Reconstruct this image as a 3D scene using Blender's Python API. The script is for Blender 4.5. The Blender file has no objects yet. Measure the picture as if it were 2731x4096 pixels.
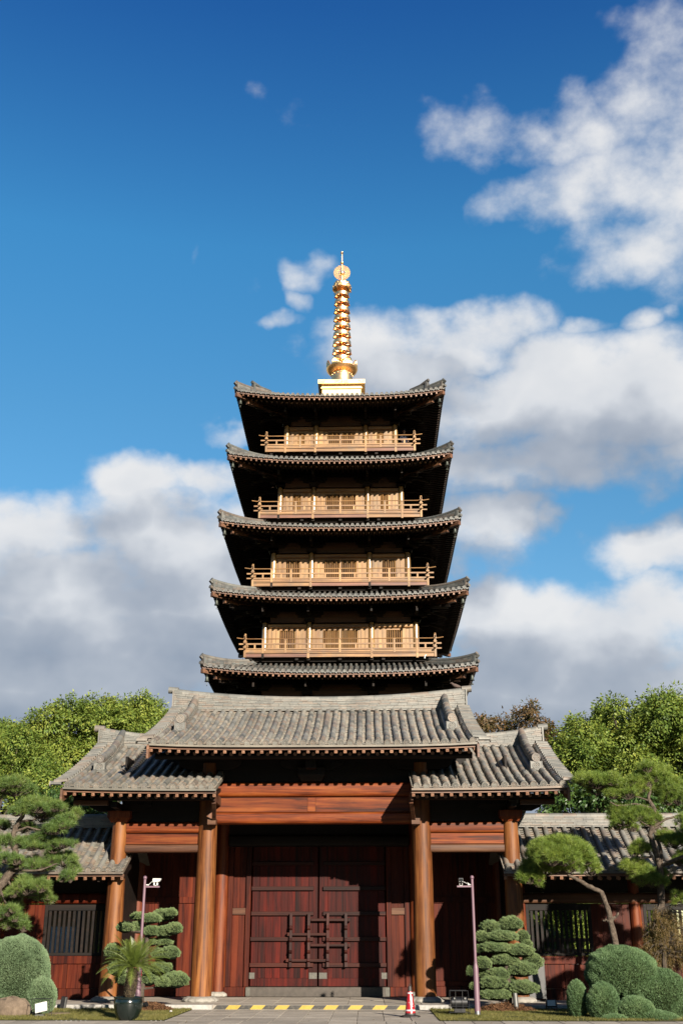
import bpy, math, random
import numpy as np
from math import sin, cos, pi, radians, sqrt, atan2, tan
from mathutils import Vector, Matrix

R = random.Random(7)
NR = np.random.RandomState(11)
sc = bpy.context.scene
col = sc.collection

# ------------------------------------------------------------------ camera
FPX, CXP, CYP = 4400.0, 1365.5, 2048.0          # focal length and centre in photo pixels (2731 x 4096)
PITCH, YAW = radians(21.37), radians(1.27)
CAM = Vector((1.40, -30.5, 1.5))
cd = bpy.data.cameras.new('camera')
cd.sensor_fit = 'VERTICAL'
cd.sensor_height = 36.0
cd.sensor_width = 24.0
cd.lens = FPX / 4096.0 * 36.0
cd.clip_start = 0.1
cd.clip_end = 3000.0
cam = bpy.data.objects.new('camera', cd)
col.objects.link(cam)
cam.location = CAM
cam.rotation_euler = (pi / 2 + PITCH, 0, YAW)
sc.camera = cam
_fw = Vector((-sin(YAW) * cos(PITCH), cos(YAW) * cos(PITCH), sin(PITCH)))
_rt = Vector((cos(YAW), sin(YAW), 0))
_up = _rt.cross(_fw)


def ray(px, py):
    return _fw + _rt * ((px - CXP) / FPX) - _up * ((py - CYP) / FPX)


def at(px, py, Y):
    """photo pixel -> world point on the plane at depth Y"""
    d = ray(px, py)
    return CAM + d * ((Y - CAM.y) / d.y)


# ------------------------------------------------------------------ light and exposure
SUN_EL, SUN_AZ = radians(19.3), radians(26.0)
sl = bpy.data.lights.new('sun', 'SUN')
sl.energy = 5.0
sl.angle = radians(0.53)
sl.color = (1.0, 0.90, 0.76)
so = bpy.data.objects.new('sun', sl)
col.objects.link(so)
so.location = (20, -40, 40)
so.rotation_euler = (pi / 2 - SUN_EL, 0, SUN_AZ)
sc.view_settings.view_transform = 'Standard'
sc.view_settings.look = 'None'
sc.view_settings.exposure = 1.75
sc.view_settings.gamma = 1.0
sc.render.film_transparent = False
sc.cycles.max_bounces = 6
sc.cycles.diffuse_bounces = 3
sc.cycles.glossy_bounces = 3
sc.cycles.use_denoising = True

# ------------------------------------------------------------------ world: Nishita sky with drifting cumulus
SKY_STRENGTH = 0.05
world = bpy.data.worlds.new('World')
sc.world = world
world.use_nodes = True
wt = world.node_tree
wt.nodes.clear()


def nd(tree, typ, **kw):
    n = tree.nodes.new(typ)
    for k, v in kw.items():
        setattr(n, k, v)
    return n


def lk(tree, a, b):
    tree.links.new(a, b)


def mth(tree, op, a, b=None, c=None, clamp=False):
    n = tree.nodes.new('ShaderNodeMath')
    n.operation = op
    n.use_clamp = clamp
    for i, v in enumerate((a, b, c)):
        if v is None:
            continue
        if isinstance(v, (int, float)):
            n.inputs[i].default_value = v
        else:
            tree.links.new(v, n.inputs[i])
    return n.outputs[0]


def vmth(tree, op, a, b=None, out=0, c=None):
    n = tree.nodes.new('ShaderNodeVectorMath')
    n.operation = op
    for i, v in enumerate((a, b, c)):
        if v is None:
            continue
        if isinstance(v, (tuple, list, Vector)):
            n.inputs[i].default_value = v
        else:
            tree.links.new(v, n.inputs[i])
    return n.outputs[out]


# cloud masses: photo position, half width, half height (pixels of a 1568-wide print), weight
CLOUDS = [(1490, 215, 125, 100, .42), (1180, 290, 170, 78, .42), (1300, 260, 130, 84, .38), (1440, 390, 190, 110, .54),
          (1490, 530, 170, 75, .62), (1240, 445, 150, 64, .30), (1500, 60, 140, 52, .25), (1560, 330, 120, 260, .62),
          (722, 662, 56, 42, .16), (650, 767, 66, 24, .24), (690, 830, 80, 40, .10), (712, 725, 36, 40, .10),
          (1030, 780, 190, 72, 1.0), (1200, 910, 300, 95, 1.2), (1430, 930, 220, 105, 1.2), (1200, 1030, 260, 80, 1.0),
          (930, 850, 140, 70, .9), (1460, 1050, 190, 60, .9), (1375, 755, 85, 36, .36), (1535, 732, 62, 44, .45),
          (1245, 745, 58, 52, .30), (1120, 1215, 120, 85, .9), (1260, 1190, 60, 30, .4), (1500, 1250, 125, 62, .72), (1200, 1420, 230, 85, 1.0),
          (1450, 1450, 210, 100, 1.1), (1300, 1570, 420, 110, 1.2), (70, 1235, 190, 95, 1.0), (335, 1110, 135, 60, .85),
          (475, 1105, 105, 60, .85), (400, 1250, 260, 120, 1.1), (150, 1400, 350, 140, 1.2), (450, 1450, 260, 150, 1.2),
          (200, 1590, 420, 130, 1.3), (590, 210, 70, 46, -.26), (660, 140, 50, 40, -.28), (520, 970, 80, 30, .15), (225, 1068, 60, 28, .22),
          (780, 1800, 1400, 150, 1.3), (440, 600, 26, 60, -.15), (740, 290, 200, 80, -.42)]


def az_el(px, py):
    d = ray(px, py).normalized()
    return atan2(d.x, d.y), math.asin(d.z)


def cloud_field(g, d, warp, blobs, detail, outside=None):
    """cloud thickness along direction d: placed masses broken up by billowing noise"""
    sx = nd(g, 'ShaderNodeSeparateXYZ')
    lk(g, d, sx.inputs[0])
    az = mth(g, 'ARCTAN2', sx.outputs[0], sx.outputs[1])
    el = mth(g, 'ARCSINE', sx.outputs[2])
    cb = nd(g, 'ShaderNodeCombineXYZ')
    lk(g, az, cb.inputs[0])
    lk(g, el, cb.inputs[1])
    p = vmth(g, 'ADD', cb.outputs[0], warp)
    acc = None
    for (x, y, rx, ry, w) in blobs:
        a0, e0 = az_el(x * 1.7417, y * 1.7417)
        k = 1.7417 / FPX
        sa, se = cos(e0) / (rx * k), 1 / (ry * k)
        q = vmth(g, 'MULTIPLY_ADD', p, (sa, se, 0), c=(-a0 * sa, -e0 * se, 0))
        v = mth(g, 'MULTIPLY_ADD', vmth(g, 'DOT_PRODUCT', q, q, out=1), -.55, w)
        acc = v if acc is None else mth(g, 'MAXIMUM', acc, v)
    if outside is None:
        # the same broken cumulus goes on around the rest of the sky
        n2 = nd(g, 'ShaderNodeTexNoise', noise_dimensions='3D')
        n2.inputs['Scale'].default_value = 3.2
        n2.inputs['Detail'].default_value = 2.0
        lk(g, d, n2.inputs['Vector'])
        ox = mth(g, 'SUBTRACT', mth(g, 'ABSOLUTE', az), .56)
        oy = mth(g, 'SUBTRACT', el, .96)
        out = mth(g, 'MINIMUM', mth(g, 'MULTIPLY', mth(g, 'MAXIMUM', ox, oy), 9.0), 0.0)
        outside = mth(g, 'ADD', mth(g, 'MULTIPLY_ADD', n2.outputs['Fac'], 4.5, -2.5), out)
    acc = mth(g, 'MAXIMUM', mth(g, 'MAXIMUM', acc, outside), -.8)
    n3 = nd(g, 'ShaderNodeTexNoise', noise_dimensions='3D')
    n3.inputs['Scale'].default_value = 13.0
    n3.inputs['Detail'].default_value = detail
    n3.inputs['Roughness'].default_value = 0.55
    lk(g, vmth(g, 'MULTIPLY', d, (1, 1, 1.35)), n3.inputs['Vector'])
    return acc, mth(g, 'MULTIPLY_ADD', n3.outputs['Fac'], 2.6, -1.45), outside


def build_world():
    t = wt
    tc = nd(t, 'ShaderNodeTexCoord')
    d = vmth(t, 'NORMALIZE', tc.outputs['Generated'])
    sky = nd(t, 'ShaderNodeTexSky', sky_type='NISHITA', sun_disc=False)
    sky.sun_elevation = SUN_EL
    sky.sun_rotation = pi - SUN_AZ
    sky.altitude = 0
    sky.air_density = 1.0
    sky.dust_density = 0.1
    sky.ozone_density = 2.2
    # camera-like saturation of the blue
    hs = nd(t, 'ShaderNodeHueSaturation')
    hs.inputs['Hue'].default_value = 0.500
    hs.inputs['Saturation'].default_value = 1.25
    hs.inputs['Value'].default_value = .92
    lk(t, sky.outputs[0], hs.inputs['Color'])
    # clear dry air: deep overhead, paler towards the horizon
    el_ = nd(t, 'ShaderNodeSeparateXYZ')
    lk(t, d, el_.inputs[0])
    grad = nd(t, 'ShaderNodeValToRGB')
    ge = grad.color_ramp.elements
    ge[0].position, ge[0].color = .15, (.50, .46, .42, 1)
    ge[1].position, ge[1].color = .85, (.12, .25, .42, 1)
    for pos, c_ in ((.44, (.435, .54, .50)), (.57, (.37, .59, .58)), (.72, (.175, .35, .50))):
        gm = ge.new(pos)
        gm.color = c_ + (1,)
    lk(t, el_.outputs[2], grad.inputs[0])
    blue = vmth(t, 'MULTIPLY', vmth(t, 'MULTIPLY', hs.outputs[0], grad.outputs[0]), (2.1, 2.1, 2.1))
    # wide turbulence bends the outlines
    n1 = nd(t, 'ShaderNodeTexNoise', noise_dimensions='3D')
    n1.inputs['Scale'].default_value = 9.0
    n1.inputs['Detail'].default_value = 5.0
    lk(t, d, n1.inputs['Vector'])
    warp = vmth(t, 'MULTIPLY', vmth(t, 'SUBTRACT', n1.outputs['Color'], (.5, .5, .5)), (.16, .10, 0))
    a1, b1, outside = cloud_field(t, d, warp, CLOUDS, 8.0)
    f = mth(t, 'ADD', a1, b1)
    big = [c for c in CLOUDS if c[4] >= .8]
    d2 = vmth(t, 'NORMALIZE', vmth(t, 'ADD', d, (.02, 0, .045)))
    a2, b2, _ = cloud_field(t, d2, warp, big, 3.0, outside)
    mr = nd(t, 'ShaderNodeMapRange', interpolation_type='SMOOTHSTEP')
    lk(t, f, mr.inputs['Value'])
    mr.inputs['From Min'].default_value = -.42
    mr.inputs['From Max'].default_value = .74
    alpha = mr.outputs[0]
    # sunlit crown where less cloud lies towards the light, grey base where more does
    big_d = mth(t, 'MAXIMUM', mth(t, 'MINIMUM', mth(t, 'SUBTRACT', a1, a2), .8), -.8)
    sh = mth(t, 'MULTIPLY_ADD', big_d, .50, .56)
    sh = mth(t, 'ADD', sh, mth(t, 'MULTIPLY', mth(t, 'SUBTRACT', b1, b2), .30))
    thick = mth(t, 'MAXIMUM', mth(t, 'SUBTRACT', f, .45), 0)
    sh = mth(t, 'SUBTRACT', sh, mth(t, 'MULTIPLY', thick, .20))
    sz = nd(t, 'ShaderNodeSeparateXYZ')
    lk(t, d, sz.inputs[0])
    low = nd(t, 'ShaderNodeMapRange', interpolation_type='SMOOTHSTEP')
    lk(t, sz.outputs[2], low.inputs['Value'])
    low.inputs['From Min'].default_value = .34
    low.inputs['From Max'].default_value = .10
    sh = mth(t, 'SUBTRACT', sh, mth(t, 'MULTIPLY', low.outputs[0], .22))
    cr = nd(t, 'ShaderNodeValToRGB')
    e = cr.color_ramp.elements
    e[0].position = 0.0
    e[0].color = (.23, .29, .39, 1)
    e[1].position = 1.0
    e[1].color = (.85, .855, .865, 1)
    m = cr.color_ramp.elements.new(.45)
    m.color = (.44, .485, .56, 1)
    m = cr.color_ramp.elements.new(.72)
    m.color = (.72, .745, .785, 1)
    lk(t, sh, cr.inputs[0])
    sc10 = vmth(t, 'MULTIPLY', cr.outputs[0], (.29 / SKY_STRENGTH,) * 3)
    mx = nd(t, 'ShaderNodeMix', data_type='RGBA')
    lk(t, mth(t, 'MULTIPLY', alpha, .97), mx.inputs['Factor'])
    lk(t, blue, mx.inputs['A'])
    lk(t, sc10, mx.inputs['B'])
    bg = nd(t, 'ShaderNodeBackground')
    bg.inputs['Strength'].default_value = SKY_STRENGTH
    lk(t, mx.outputs['Result'], bg.inputs['Color'])
    wo = nd(t, 'ShaderNodeOutputWorld')
    lk(t, bg.outputs[0], wo.inputs['Surface'])


build_world()
world.cycles.sampling_method = 'MANUAL'
world.cycles.sample_map_resolution = 512

# ------------------------------------------------------------------ mesh and object helpers
class MB:
    """collects geometry, then links it as one mesh object"""

    def __init__(s):
        s.v = []
        s.f = []

    def add(s, vs, fs):
        o = len(s.v)
        s.v += [tuple(v) for v in vs]
        s.f += [tuple(i + o for i in f) for f in fs]
        return s

    def merge(s, other, m=None):
        vs = other.v if m is None else [tuple(m @ Vector(v)) for v in other.v]
        return s.add(vs, other.f)

    def box(s, x0, x1, y0, y1, z0, z1, m=None):
        vs = [(x, y, z) for z in (z0, z1) for (x, y) in ((x0, y0), (x1, y0), (x1, y1), (x0, y1))]
        if m is not None:
            vs = [tuple(m @ Vector(v)) for v in vs]
        return s.add(vs, [(3, 2, 1, 0), (4, 5, 6, 7), (0, 1, 5, 4), (1, 2, 6, 5), (2, 3, 7, 6), (3, 0, 4, 7)])

    def bar(s, a, b, w, h, up=(0, 0, 1)):
        """square bar from a to b"""
        a, b = Vector(a), Vector(b)
        d = (b - a)
        L = d.length
        d.normalize()
        sd = d.cross(Vector(up))
        if sd.length < 1e-4:
            sd = Vector((1, 0, 0))
        sd.normalize()
        u = sd.cross(d)
        m = Matrix(((sd.x, d.x, u.x, a.x), (sd.y, d.y, u.y, a.y), (sd.z, d.z, u.z, a.z), (0, 0, 0, 1)))
        return s.box(-w / 2, w / 2, 0, L, -h / 2, h / 2, m)

    def tube(s, pts, rad, n=8, caps=True):
        pts = [Vector(p) for p in pts]
        if isinstance(rad, (int, float)):
            rad = [rad] * len(pts)
        rings = []
        prev = None
        for i, p in enumerate(pts):
            d = (pts[min(i + 1, len(pts) - 1)] - pts[max(i - 1, 0)])
            d.normalize()
            if prev is None:
                ref = Vector((0, 0, 1)) if abs(d.z) < .9 else Vector((1, 0, 0))
                a = d.cross(ref).normalized()
            else:
                a = (prev - d * prev.dot(d)).normalized()
            prev = a
            b = d.cross(a)
            rings.append([p + (a * cos(t) + b * sin(t)) * rad[i] for t in [2 * pi * k / n for k in range(n)]])
        vs = [v for r in rings for v in r]
        fs = []
        for i in range(len(rings) - 1):
            for k in range(n):
                fs.append((i * n + k, i * n + (k + 1) % n, (i + 1) * n + (k + 1) % n, (i + 1) * n + k))
        if caps:
            fs.append(tuple(range(n - 1, -1, -1)))
            fs.append(tuple((len(rings) - 1) * n + k for k in range(n)))
        return s.add(vs, fs)

    def lathe(s, prof, n=24, c=(0, 0, 0), mod=None, caps=True):
        vs = []
        for j, (r, z) in enumerate(prof):
            for k in range(n):
                t = 2 * pi * k / n
                rr = r if mod is None else mod(r, j, t)
                vs.append((c[0] + rr * cos(t), c[1] + rr * sin(t), c[2] + z))
        fs = []
        for j in range(len(prof) - 1):
            for k in range(n):
                fs.append((j * n + k, j * n + (k + 1) % n, (j + 1) * n + (k + 1) % n, (j + 1) * n + k))
        if caps:
            fs.append(tuple(range(n - 1, -1, -1)))
            fs.append(tuple((len(prof) - 1) * n + k for k in range(n)))
        return s.add(vs, fs)

    def prism(s, poly, axis, a0, a1):
        """poly of 2-D points extruded along an axis ('x': poly is (y, z))"""
        n = len(poly)
        P = {'x': lambda p, a: (a, p[0], p[1]), 'y': lambda p, a: (p[0], a, p[1]), 'z': lambda p, a: (p[0], p[1], a)}[axis]
        vs = [P(p, a0) for p in poly] + [P(p, a1) for p in poly]
        fs = [tuple(range(n)), tuple(range(2 * n - 1, n - 1, -1))]
        for k in range(n):
            fs.append((k, n + k, n + (k + 1) % n, (k + 1) % n))
        return s.add(vs, fs)

    def ellipsoid(s, c, r, nu=14, nv=8, jit=0.0, rnd=None, rot=None):
        vs = []
        for j in range(nv + 1):
            a = pi * j / nv
            for k in range(nu):
                t = 2 * pi * k / nu
                q = 1 + (rnd.uniform(-jit, jit) if rnd else 0)
                v = Vector((r[0] * sin(a) * cos(t) * q, r[1] * sin(a) * sin(t) * q, r[2] * cos(a) * q))
                if rot is not None:
                    v = rot @ v
                vs.append(v + Vector(c))
        fs = []
        for j in range(nv):
            for k in range(nu):
                fs.append((j * nu + k, (j + 1) * nu + k, (j + 1) * nu + (k + 1) % nu, j * nu + (k + 1) % nu))
        return s.add(vs, fs)

    def mesh(s, name):
        me = bpy.data.meshes.new(name)
        me.from_pydata(s.v, [], s.f)
        me.validate()
        me.update()
        return me

    def build(s, name, mat, parent=None, smooth=False, loc=None, bevel=0.0):
        me = s.mesh(name)
        o = put(name, me, mat, parent)
        if smooth:
            shade(me)
        if loc is not None:
            o.location = loc
        if bevel:
            md = o.modifiers.new('bevel', 'BEVEL')
            md.width = bevel
            md.segments = 1
            md.limit_method = 'ANGLE'
        return o


def shade(me, ang=40):
    me.polygons.foreach_set('use_smooth', [True] * len(me.polygons))
    try:
        me.set_sharp_from_angle(angle=radians(ang))
    except Exception:
        pass
    me.update()


def put(name, me, mat=None, parent=None, loc=None, rot=None):
    if mat is not None and not me.materials:
        me.materials.append(mat)
    o = bpy.data.objects.new(name, me)
    col.objects.link(o)
    if parent is not None:
        o.parent = parent
    if loc is not None:
        o.location = loc
    if rot is not None:
        o.rotation_euler = rot
    return o


def tag(o, label=None, cat=None, group=None, kind=None):
    if label:
        o['label'] = label
    if cat:
        o['category'] = cat
    if group:
        o['group'] = group
    if kind:
        o['kind'] = kind
    return o


def thing(name, label, cat, loc=(0, 0, 0), rz=0.0, group=None):
    o = bpy.data.objects.new(name, None)
    o.empty_display_size = .2
    col.objects.link(o)
    o.location = loc
    o.rotation_euler = (0, 0, rz)
    return tag(o, label, cat, group)


def npmesh(name, V, nper, mat, parent=None, smooth=False):
    """V: (N*nper, 3) array, every nper vertices make one face"""
    V = np.asarray(V, dtype=np.float32).reshape(-1, 3)
    n = len(V) // nper
    me = bpy.data.meshes.new(name)
    me.vertices.add(len(V))
    me.vertices.foreach_set('co', V.ravel())
    me.loops.add(len(V))
    me.loops.foreach_set('vertex_index', np.arange(len(V), dtype=np.int32))
    me.polygons.add(n)
    me.polygons.foreach_set('loop_start', np.arange(0, len(V), nper, dtype=np.int32))
    me.polygons.foreach_set('loop_total', np.full(n, nper, dtype=np.int32))
    me.update(calc_edges=True)
    if smooth:
        shade(me)
    return put(name, me, mat, parent)


# ------------------------------------------------------------------ materials
def base_mat(name, rough=.6, spec=.5, metal=0.0):
    m = bpy.data.materials.new(name)
    m.use_nodes = True
    t = m.node_tree
    t.nodes.clear()
    b = nd(t, 'ShaderNodeBsdfPrincipled')
    b.inputs['Roughness'].default_value = rough
    b.inputs['Specular IOR Level'].default_value = spec
    b.inputs['Metallic'].default_value = metal
    o = nd(t, 'ShaderNodeOutputMaterial')
    lk(t, b.outputs[0], o.inputs[0])
    return m, t, b, o


def rnd_node(t):
    """one random number for every piece, whether it is an object or an island of a joined mesh"""
    g = nd(t, 'ShaderNodeNewGeometry')
    oi = nd(t, 'ShaderNodeObjectInfo')
    return mth(t, 'FRACT', mth(t, 'MULTIPLY_ADD', oi.outputs['Random'], 7.31, g.outputs['Random Per Island']))


def ramp(t, fac, stops):
    c = nd(t, 'ShaderNodeValToRGB')
    e = c.color_ramp.elements
    e[0].position, e[0].color = stops[0][0], tuple(stops[0][1]) + (1,)
    e[1].position, e[1].color = stops[-1][0], tuple(stops[-1][1]) + (1,)
    for p, cc in stops[1:-1]:
        k = e.new(p)
        k.color = tuple(cc) + (1,)
    lk(t, fac, c.inputs[0])
    return c.outputs[0]


def noise(t, vec, scale, detail=4, rough=.55, dist=0.0):
    n = nd(t, 'ShaderNodeTexNoise')
    n.inputs['Scale'].default_value = scale
    n.inputs['Detail'].default_value = detail
    n.inputs['Roughness'].default_value = rough
    n.inputs['Distortion'].default_value = dist
    if vec is not None:
        lk(t, vec, n.inputs['Vector'])
    return n.outputs['Fac']


def bump(t, b, h, strength, dist=.01):
    n = nd(t, 'ShaderNodeBump')
    n.inputs['Strength'].default_value = strength
    n.inputs['Distance'].default_value = dist
    lk(t, h, n.inputs['Height'])
    lk(t, n.outputs[0], b.inputs['Normal'])


def mixc(t, fac, a, b, mode='MIX'):
    m = nd(t, 'ShaderNodeMix', data_type='RGBA', blend_type=mode)
    for s_, v in (('Factor', fac), ('A', a), ('B', b)):
        i = m.inputs[s_] if s_ != 'Factor' else m.inputs[0]
        if isinstance(v, (int, float)):
            i.default_value = v
        elif isinstance(v, tuple):
            i.default_value = v if len(v) == 4 else v + (1,)
        else:
            lk(t, v, i)
    return m.outputs['Result']


def wood(name, cols, axis='z', rough=.4, spec=.5, var=.25, fine=22.0, coat=0.0, wear=None):
    m, t, b, o = base_mat(name, rough, spec)
    g = nd(t, 'ShaderNodeNewGeometry')
    k = {'x': (.05, 1, 1), 'y': (1, .05, 1), 'z': (1, 1, .05)}[axis]
    r = rnd_node(t)
    off = nd(t, 'ShaderNodeCombineXYZ')
    for i in range(3):
        lk(t, mth(t, 'MULTIPLY', r, 9.0 + 3 * i), off.inputs[i])
    p = vmth(t, 'ADD', vmth(t, 'MULTIPLY', g.outputs['Position'], k), off.outputs[0])
    n1 = noise(t, p, fine, 6, .6, .6)
    n2 = noise(t, p, fine * .22, 3, .5, 1.2)
    f = mth(t, 'MULTIPLY_ADD', n2, .55, mth(t, 'MULTIPLY', n1, .45))
    c = ramp(t, f, [(.38, cols[0]), (.49, cols[1]), (.61, cols[2])])
    v = mth(t, 'MULTIPLY_ADD', r, 2 * var, 1 - var)
    sc_ = nd(t, 'ShaderNodeVectorMath', operation='SCALE')
    lk(t, c, sc_.inputs[0])
    lk(t, v, sc_.inputs['Scale'])
    c = sc_.outputs[0]
    if wear:
        n3 = noise(t, vmth(t, 'MULTIPLY', g.outputs['Position'], (1, 1, 1) if axis == 'x' else (1, 1, .35)), 1.7, 5, .65)
        w = nd(t, 'ShaderNodeMapRange')
        lk(t, n3, w.inputs['Value'])
        w.inputs['From Min'].default_value = .50
        w.inputs['From Max'].default_value = .72
        c = mixc(t, mth(t, 'MULTIPLY', w.outputs[0], .75), c, wear)
    # drying cracks along the grain and broad stains
    kc = {'x': (.035, 1.6, 1.6), 'y': (1.6, .035, 1.6), 'z': (1.6, 1.6, .035)}[axis]
    nc = noise(t, vmth(t, 'ADD', vmth(t, 'MULTIPLY', g.outputs['Position'], kc), off.outputs[0]), 11, 4, .7)
    ck = nd(t, 'ShaderNodeMapRange')
    lk(t, nc, ck.inputs['Value'])
    ck.inputs['From Min'].default_value = .36
    ck.inputs['From Max'].default_value = .30
    c = mixc(t, mth(t, 'MULTIPLY', ck.outputs[0], .8), c, tuple(x * .35 for x in cols[0]))
    ns_ = noise(t, g.outputs['Position'], .9, 4, .6)
    stn = nd(t, 'ShaderNodeVectorMath', operation='SCALE')
    lk(t, c, stn.inputs[0])
    lk(t, mth(t, 'MULTIPLY_ADD', ns_, 1.1, .45), stn.inputs['Scale'])
    c = stn.outputs[0]
    lk(t, c, b.inputs['Base Color'])
    rr = mth(t, 'MULTIPLY_ADD', n1, .35, rough - .15)
    lk(t, rr, b.inputs['Roughness'])
    b.inputs['Coat Weight'].default_value = coat
    b.inputs['Coat Roughness'].default_value = .22
    bump(t, b, f, .35, .006)
    return m


def speckle(name, cols, scale=6.0, rough=.8, spec=.3, var=.12, bmp=.3, fine=60.0, bd=.01, metal=0.0):
    """stone, clay, soil: two noises and a little difference from piece to piece"""
    m, t, b, o = base_mat(name, rough, spec, metal)
    g = nd(t, 'ShaderNodeNewGeometry')
    r = rnd_node(t)
    n1 = noise(t, g.outputs['Position'], scale, 5, .6)
    n2 = noise(t, g.outputs['Position'], fine, 3, .6)
    f = mth(t, 'MULTIPLY_ADD', n2, .35, mth(t, 'MULTIPLY', n1, .65))
    n = len(cols)
    c = ramp(t, f, [(.32 + .36 * i / (n - 1), cc) for i, cc in enumerate(cols)])
    s_ = nd(t, 'ShaderNodeVectorMath', operation='SCALE')
    lk(t, c, s_.inputs[0])
    lk(t, mth(t, 'MULTIPLY_ADD', r, 2 * var, 1 - var), s_.inputs['Scale'])
    lk(t, s_.outputs[0], b.inputs['Base Color'])
    if bmp:
        bump(t, b, f, bmp, bd)
    return m


def tile_mat(name, dark=1.0, warm=.0, spread=1.0):
    m, t, b, o = base_mat(name, .55, .4)
    g = nd(t, 'ShaderNodeNewGeometry')
    r = rnd_node(t)
    k = (1 + .14 * warm, 1.0, 1 - .16 * warm)
    if spread < 1:
        r = mth(t, 'MULTIPLY_ADD', r, spread, .5 - spread * .6)
    c = ramp(t, r, [(0, (.110 * dark, .115 * dark, .110 * dark)), (.25, (.200 * dark, .205 * dark, .190 * dark)),
                    (.5, (.275 * dark, .272 * dark, .245 * dark)), (.72, (.250 * dark, .200 * dark, .160 * dark)), (.85, (.17 * dark, .15 * dark, .135 * dark)),
                    (1, (.210 * dark, .220 * dark, .215 * dark))])
    c = vmth(t, 'MULTIPLY', c, k)
    n1 = noise(t, g.outputs['Position'], 5, 5, .6)
    n2 = noise(t, g.outputs['Position'], 40, 4, .65)
    f = mth(t, 'MULTIPLY_ADD', n1, .9, mth(t, 'MULTIPLY_ADD', n2, .5, .30))
    f = mth(t, 'MULTIPLY', f, mth(t, 'MULTIPLY_ADD', noise(t, vmth(t, 'MULTIPLY', g.outputs['Position'], (1, .3, .3)), 1.3, 4, .65), 1.3, .36))
    s_ = nd(t, 'ShaderNodeVectorMath', operation='SCALE')
    lk(t, c, s_.inputs[0])
    lk(t, f, s_.inputs['Scale'])
    # pale lichen and mortar dust
    w = nd(t, 'ShaderNodeMapRange')
    lk(t, noise(t, g.outputs['Position'], 11, 6, .7), w.inputs['Value'])
    w.inputs['From Min'].default_value = .60
    w.inputs['From Max'].default_value = .78
    cc = mixc(t, mth(t, 'MULTIPLY', w.outputs[0], .45), s_.outputs[0], (.135, .13, .11))
    lk(t, cc, b.inputs['Base Color'])
    bump(t, b, n2, .3, .006)
    return m


def plain(name, c, rough=.5, spec=.5, metal=0.0, coat=0.0, dirt=.15, scale=8.0):
    m, t, b, o = base_mat(name, rough, spec, metal)
    g = nd(t, 'ShaderNodeNewGeometry')
    n = noise(t, g.outputs['Position'], scale, 5, .6)
    cc = mixc(t, mth(t, 'MULTIPLY', n, dirt * 2), c, tuple(x * .55 for x in c))
    lk(t, cc, b.inputs['Base Color'])
    lk(t, mth(t, 'MULTIPLY_ADD', n, .2, rough - .1), b.inputs['Roughness'])
    b.inputs['Coat Weight'].default_value = coat
    b.inputs['Coat Roughness'].default_value = .05
    return m


def leaf_mat(name, cols, trans=.25, rough=.5, spec=.35, patch=1.2):
    m, t, b, o = base_mat(name, rough, spec)
    g = nd(t, 'ShaderNodeNewGeometry')
    r = g.outputs['Random Per Island']
    n = noise(t, g.outputs['Position'], patch, 3, .6)
    f = mth(t, 'MULTIPLY_ADD', r, .5, mth(t, 'MULTIPLY_ADD', n, 1.2, -.35))
    k = len(cols)
    c = ramp(t, f, [(i / (k - 1), cc) for i, cc in enumerate(cols)])
    lk(t, c, b.inputs['Base Color'])
    tr = nd(t, 'ShaderNodeBsdfTranslucent')
    lk(t, mixc(t, .5, c, (.30, .36, .03)), tr.inputs['Color'])
    mx = nd(t, 'ShaderNodeMixShader')
    mx.inputs[0].default_value = trans
    lk(t, b.outputs[0], mx.inputs[1])
    lk(t, tr.outputs[0], mx.inputs[2])
    lk(t, mx.outputs[0], o.inputs[0])
    return m


M = {}
# lacquered hardwood of the gate
M['column'] = wood('gate_column_wood', [(0.0288, 0.0078, 0.0018), (0.0800, 0.0256, 0.0057), (0.1258, 0.0483, 0.0122)], 'z', .56, .22, .08, 26, coat=.03)
M['column_red'] = wood('gate_column_red_wood', [(0.0326, 0.0051, 0.0012), (0.0781, 0.0154, 0.0033), (0.1074, 0.0283, 0.0072)], 'z', .56, .2, .10, 26, coat=.03)
M['beam'] = wood('gate_beam_wood', [(0.0206, 0.0036, 0.0007), (0.0754, 0.0138, 0.0019), (0.1234, 0.0322, 0.0054)], 'x', .5, .15, .15, 20)
M['beam_grey'] = wood('gate_weathered_beam_wood', [(0.0175, 0.0077, 0.0043), (0.0437, 0.0165, 0.0076), (0.0670, 0.0315, 0.0156)], 'x', .5, .2, .15, 20)
M['door'] = wood('gate_door_plank_wood', [(0.0071, 0.0004, 0.0002), (0.0250, 0.0012, 0.0002), (0.0454, 0.0027, 0.0005)], 'z', .5, .12, .35, 18, wear=(0.0143, 0.0020, 0.0009))
M['door_bar'] = wood('gate_door_bar_wood', [(0.0065, 0.0012, 0.0006), (0.0163, 0.0027, 0.0012), (0.0278, 0.0054, 0.0023)], 'x', .5, .15, .2, 20)
M['door_upright'] = wood('gate_lock_upright_wood', [(0.0065, 0.0012, 0.0006), (0.0163, 0.0024, 0.0010), (0.0278, 0.0048, 0.0021)], 'z', .36, .35, .2, 20)
M['panel'] = wood('gate_panel_wood', [(0.0110, 0.0012, 0.0004), (0.0339, 0.0042, 0.0009), (0.0519, 0.0086, 0.0020)], 'z', .5, .12, .30, 18)
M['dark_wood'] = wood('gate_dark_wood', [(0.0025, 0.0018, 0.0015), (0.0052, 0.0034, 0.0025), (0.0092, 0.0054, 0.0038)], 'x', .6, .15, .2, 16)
M['rafter'] = wood('rafter_end_wood', [(0.0685, 0.0292, 0.0137), (0.1234, 0.0565, 0.0292), (0.1645, 0.0857, 0.0479)], 'x', .55, .4, .12, 20)
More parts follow.
